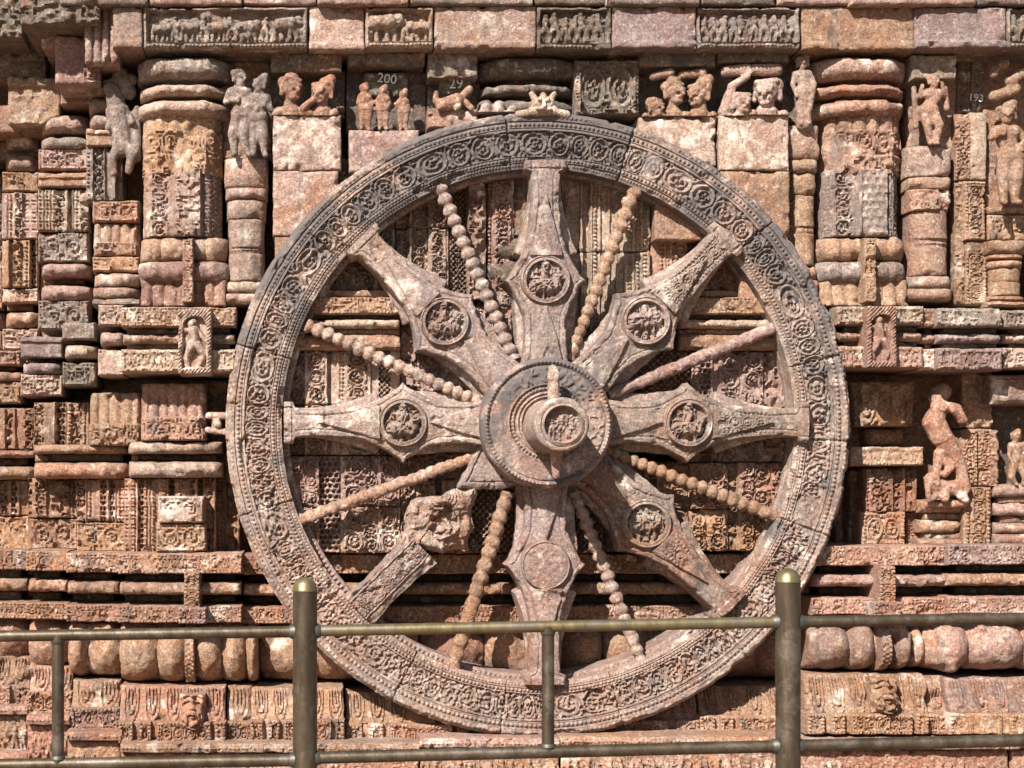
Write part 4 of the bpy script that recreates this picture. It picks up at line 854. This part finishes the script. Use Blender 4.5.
# thin beaded spokes
def beaded(p, q, r0, r1, seed, worn=0, mat='tan', label=None, y=.05):
    n = 0; rr = random.Random(seed); L = math.hypot(q[0] - p[0], q[1] - p[1]); dx, dy = (q[0] - p[0]) / L, (q[1] - p[1]) / L
    ts = []; t = 0
    while t < L: ts.append(t); t += 1.6 * (r0 + (r1 - r0) * t / L) * (.94 + .12 * rr.random())
    ts = np.array(ts); nl, na = int(L / .9), 22
    T, A = np.meshgrid(np.linspace(0, L, nl), np.linspace(0, 2 * np.pi, na, endpoint=False))
    rb = r0 + (r1 - r0) * T / L
    dd = np.min(np.abs(T[:, :, None] - ts[None, None, :]), -1) / (rb * .9)
    bead = rb * np.sqrt(np.clip(1 - dd ** 2, .46, 1)); plainr = rb * (.86 + .05 * np.cos(T * 3.2))
    wv = np.clip(worn + .7 * sm(.25, .5, fbm(T / 25 + seed, 1.5, 2, 2)), 0, 1) if worn < 1 else 1
    rad = bead * (1 - wv) + plainr * wv; rad = rad * (1 + .22 * fbm(T / 5 + seed, np.cos(A) * 1.5, np.sin(A) * 1.5, 3))
    s = rad * np.cos(A); dep = rad * np.sin(A)
    X = p[0] + T * dx - s * dy; Y_ = p[1] + T * dy + s * dx
    yy = y - dep * PX
    co = np.stack([wx(X, y), yy, wz(Y_, y)], -1).reshape(-1, 3); i = np.arange(len(co)).reshape(T.shape); i2 = np.concatenate([i, i[:1]], 0)
    F = np.stack([i2[:-1, :-1], i2[:-1, 1:], i2[1:, 1:], i2[1:, :-1]], -1).reshape(-1, 4)
    co = erode(co, .8); o = link_mesh('beaded_spoke', co, F, mat, WH, sharp=70)
    if label: o['label'] = label
beaded((514, 360), (436, 178), 7.2, 7.4, 1, 0, 'spoke'); beaded((569, 360), (639, 178), 6.2, 8.2, 2, .1, 'tan')
beaded((608, 395), (790, 321), 7.2, 7.2, 3, .78, 'pink', 'smooth worn thin spoke at the right without beads'); beaded((606, 450), (792, 523), 6.2, 7.6, 4, 0, 'orange')
beaded((574, 492), (644, 668), 7, 7, 5, .1, 'spoke'); beaded((508, 492), (450, 676), 8, 8.4, 6, .3, 'tan')
beaded((486, 452), (292, 523), 6, 7.4, 7, .45, 'tan'); beaded((486, 405), (306, 325), 6.4, 7.4, 8, 0, 'cream')
# hub
HX, HY = 548.0, 423.0
def back_plate():
    A, Bv = np.meshgrid(np.linspace(0, 1, 110), np.linspace(0, 1, 70)); q = [np.array(p, float) for p in ((500, 405), (604, 405), (606, 487), (459, 488))]
    P = [(1 - A) * (1 - Bv) * q[0][i] + A * (1 - Bv) * q[1][i] + A * Bv * q[2][i] + (1 - A) * Bv * q[3][i] for i in (0, 1)]
    x_ = P[0] + 3 * fbm(P[1] / 10, 1, 1, 3) * (A < .02); y_ = P[1] + 2.5 * fbm(P[0] / 12, 3, 1, 3) * (Bv > .98)
    d = np.minimum(np.minimum(A, 1 - A) * 140, np.minimum(Bv, 1 - Bv) * 82)
    h = -4 * sm(4, 0, d) ** 2 + 2.2 * fbm(x_ / 14, y_ / 14, 2, 4) - 1.6 * (np.abs(d - 6) < .9) - 3.5 * sm(.2, .5, fbm(x_ / 9, y_ / 9, 6, 3))
    skin('hub_back_plate', x_, y_, h, .0, .28, 'spoke', WH, ero=1.1, sharp=40)
back_plate()
def hubf(r, T):
    b = lambda c0, p, a, q: a * np.sqrt(np.clip(1 - ((((T * c0) % p) - p / 2) ** 2 + (r - c0) ** 2) / q ** 2, 0, 1))
    h = -8 * sm(60, 66.5, r) ** 2 + b(61.5, 3.9, 2.2, 1.8) - 1.5 * (sm(59.4, 58.8, r) * sm(57.2, 57.8, r)) 
    h += .9 * R_foliage(2.2, 5, 3)(r * np.cos(T), r * np.sin(T), 0, 0) * (sm(40, 42, r) * sm(57, 55, r)) * sm(-.3, .4, np.sin(T + .6) + vn(T * 2, 1, 1) * .5)
    h += -2.5 * sm(40, 37, r) + 1.6 * np.cos((r - 26) * 1.5) * (sm(20, 24, r) * sm(41, 38, r)) + b(36.0, 3.9, 1.8, 1.7) * 1.0
    return h + 4 * sm(24, 20, r) + .8 * fbm(r * np.cos(T) / 8, r * np.sin(T) / 8, 2, 3)
hub = disc('hub', HX, HY, 66, -.20, .1, 'rim', WH, hubf, 420, .5, pat=lambda r, T: .45 * sm(-.3, .6, np.sin(T - .7)) * sm(30, 44, r) + .15 + .5 * fbm(np.cos(T) * r / 14, np.sin(T) * r / 14, 5, 3)); hub['label'] = 'round grey hub disc ringed with beads'
axle = ring('axle', 562, 424.5, .15, 27.5, -.56, -.18, 'spoke', WH, lambda r, T: -2.5 * sm(24, 27.5, r) ** 2 + 1.0 * fbm(T * 2, r / 9, 3, 3) - 13 * sm(20.6, 19.6, r), 200, .5)
cfh = caps2d([c for x_, s_ in ((-10, .95), (0, 1.15), (10, .95)) for c in manikin(x_, 12.5, s_, random.Random(int(x_ + 40)))], 1.1)
disc('axle_medallion', 563, 424.5, 21.5, -.565, -.5, 'rim', axle, lambda r, T: 1.5 * np.exp(-((r - 19) / 1.2) ** 2) + sm(18.6, 17.6, r) * (-8 + np.minimum(cfh(r * np.cos(T), -r * np.sin(T), 0, 0) * 1.15 + R_foliage(1.5, 3, 2)(r * np.cos(T), r * np.sin(T), 0, 0), 9)), 180, .3)
pinc = [(0, 0, 2, 6.6, 0, 22, 2, 6.0), (0, 25, 3, 7.0, 0, 26, 3, 7.0), (0, 31, 2, 5.6, 0, 32, 2, 5.2)]
pin = statue('linchpin', 553, 402, -.30, pinc, 'pink', None, None, None, .9, parent=WH); pin['label'] = 'pale knobbed upper end of the linchpin'
pin2 = statue('linchpin', 556, 475, -.42, [(0, 4, 0, 4.4, 0, 26, 0, 8), (0, 0, 0, 4, 0, 3, 0, 4.4)], 'pink', None, None, None, .9, parent=WH)
# foot block where the lower spoke meets the rim
B('spoke_foot', 530, 634, 561, 690, -.0, 'tan', framed(R_scroll(10, 2, True, 3), 3, 2), parent=WH, back=.2, res=1.1)
# ================================================================== METAL RAILING
def metal(name, brass):
    m = bpy.data.materials.new(name); m.use_nodes = True; N = m.node_tree.nodes; L = m.node_tree.links; b = N['Principled BSDF']
    geo = N.new('ShaderNodeNewGeometry'); mp = N.new('ShaderNodeMapping'); mp.inputs['Scale'].default_value = (1, 1, .25); L.new(geo.outputs['Position'], mp.inputs[0])
    n = N.new('ShaderNodeTexNoise'); n.inputs['Scale'].default_value = 22; n.inputs['Detail'].default_value = 8; n.inputs['Roughness'].default_value = .7; L.new(mp.outputs[0], n.inputs['Vector'])
    r = N.new('ShaderNodeValToRGB'); L.new(n.outputs['Fac'], r.inputs[0]); r.color_ramp.elements[0].position = .35; r.color_ramp.elements[1].position = .68
    r.color_ramp.elements[0].color = (.060, .043, .026, 1) if not brass else (.13, .10, .045, 1); r.color_ramp.elements[1].color = (.12, .09, .058, 1) if not brass else (.24, .19, .10, 1)
    n2 = N.new('ShaderNodeTexNoise'); n2.inputs['Scale'].default_value = 6; n2.inputs['Detail'].default_value = 12; n2.inputs['Roughness'].default_value = .8; L.new(geo.outputs['Position'], n2.inputs['Vector'])
    k = N.new('ShaderNodeMapRange'); L.new(n2.outputs['Fac'], k.inputs[0]); k.inputs[1].default_value = .50; k.inputs[2].default_value = .60; k.inputs[4].default_value = .85
    mx = N.new('ShaderNodeMix'); mx.data_type = 'RGBA'; L.new(k.outputs[0], mx.inputs[0]); L.new(r.outputs[0], mx.inputs[6]); mx.inputs[7].default_value = (.17, .14, .11, 1)
    L.new(mx.outputs[2], b.inputs['Base Color']); b.inputs['Metallic'].default_value = .72
    rr = N.new('ShaderNodeMapRange'); L.new(n.outputs['Fac'], rr.inputs[0]); rr.inputs[3].default_value = .32; rr.inputs[4].default_value = .6; L.new(rr.outputs[0], b.inputs['Roughness'])
    bp = N.new('ShaderNodeBump'); bp.inputs['Strength'].default_value = .35; bp.inputs['Distance'].default_value = .004; L.new(n.outputs['Fac'], bp.inputs['Height']); L.new(bp.outputs[0], b.inputs['Normal']); return m
MB_, MD = metal('worn_brass', True), metal('darkened_bronze', False); MWELD = plain_mat('weld_metal', (.09, .085, .07), .55, .7)
YR = -2.2
RA = empty('metal_railing', 512, 900, YR); RA.location = (wx(512, YR), YR, 0)
tag(RA, 'tubular brass and bronze railing with two round topped posts standing before the wheel', 'railing')
def tube(name, pts, radii, mat, parent, seg=28):
    """solid of revolution along a line through pts"""
    pts = [np.array(p, float) for p in pts]; ax = pts[-1] - pts[0]; ax /= np.linalg.norm(ax); t = np.array([0, 1., 0]); e1 = np.cross(ax, t); e1 /= np.linalg.norm(e1); e2 = np.cross(ax, e1)
    V, F = [], []
    for p, r in zip(pts, radii):
        for k in range(seg): a = 2 * math.pi * k / seg; V.append(p + r * (math.cos(a) * e1 + math.sin(a) * e2))
    for i in range(len(pts) - 1):
        for k in range(seg): F.append((i * seg + k, i * seg + (k + 1) % seg, (i + 1) * seg + (k + 1) % seg, (i + 1) * seg + k))
    F.append(tuple(range(seg))[::-1]); F.append(tuple((len(pts) - 1) * seg + k for k in range(seg)))
    return link_mesh(name, V, F, mat, parent, sharp=50)
def P3(px, py): return np.array([wx(px, YR), YR, wz(py, YR)])
K = PX * (D + YR) / D
posts = [(305, 577), (788, 568), (1290, 559), (-180, 586)]
for px, py in posts:
    z = wz(py, YR); x = wx(px, YR); r = 12.2 * K
    o = tube('post', [(x, YR, 0)] + [(x, YR, z - 14 * K)] , [r, r], MD, RA)
    tube('post_cap', [(x, YR, z - 14 * K), (x, YR, z - 13 * K)] + [(x, YR, z - 12 * K + 12 * K * math.sin(a)) for a in (0, .4, .8, 1.15, 1.45)], [r * 1.04, r * 1.04] + [r * 1.0 * math.cos(a) for a in (0, .4, .8, 1.15, 1.45)], MB_, o)
    tube('base_flange', [(x, YR, .0), (x, YR, .012), (x, YR, .014)], [r * 1.9, r * 1.9, r * 1.8], MD, o)
rails = [((-180, 639), (305, 631.5)), ((305, 631), (788, 622)), ((788, 622), (1290, 614))]
low = [((-180, 768), (305, 760)), ((305, 758), (788, 746)), ((788, 746), (1290, 734))]
def midrow(seg, x): (a, b), (c, d) = seg; return b + (d - b) * (x - a) / (c - a)
for i, (p, q) in enumerate(rails): 
    o = tube('top_rail', [P3(*p), P3(*q)], [5.8 * K] * 2, MD if i != 1 else MB_, RA)
for p, q in low: tube('lower_rail', [P3(*p), P3(*q)], [6.2 * K] * 2, MD, RA)
for i, bx in ((0, 58), (1, 548), (2, 1031)):
    zt, zb = midrow(rails[i], bx), midrow(low[i], bx); o = tube('baluster', [P3(bx, zt), P3(bx, zb)], [6.2 * K] * 2, MD, RA)
    for zz, sg in ((zt + 6, 1), (zb - 6, -1)): tube('weld', [P3(bx, zz - sg * 1), P3(bx, zz + sg * 2), P3(bx, zz + sg * 3)], [7.6 * K, 7.0 * K, 6.1 * K], MWELD, o, 20)
for i, (px, py) in enumerate(posts[:2]):
    for segs in (rails, low):
        for k, sg in ((i, -1), (i + 1, 1)):
            yy = midrow(segs[k], px); tube('weld', [P3(px + sg * 10, yy), P3(px + sg * 14, yy), P3(px + sg * 16, yy)], [7.9 * K, 7.2 * K, 6.0 * K], MWELD, RA, 20)
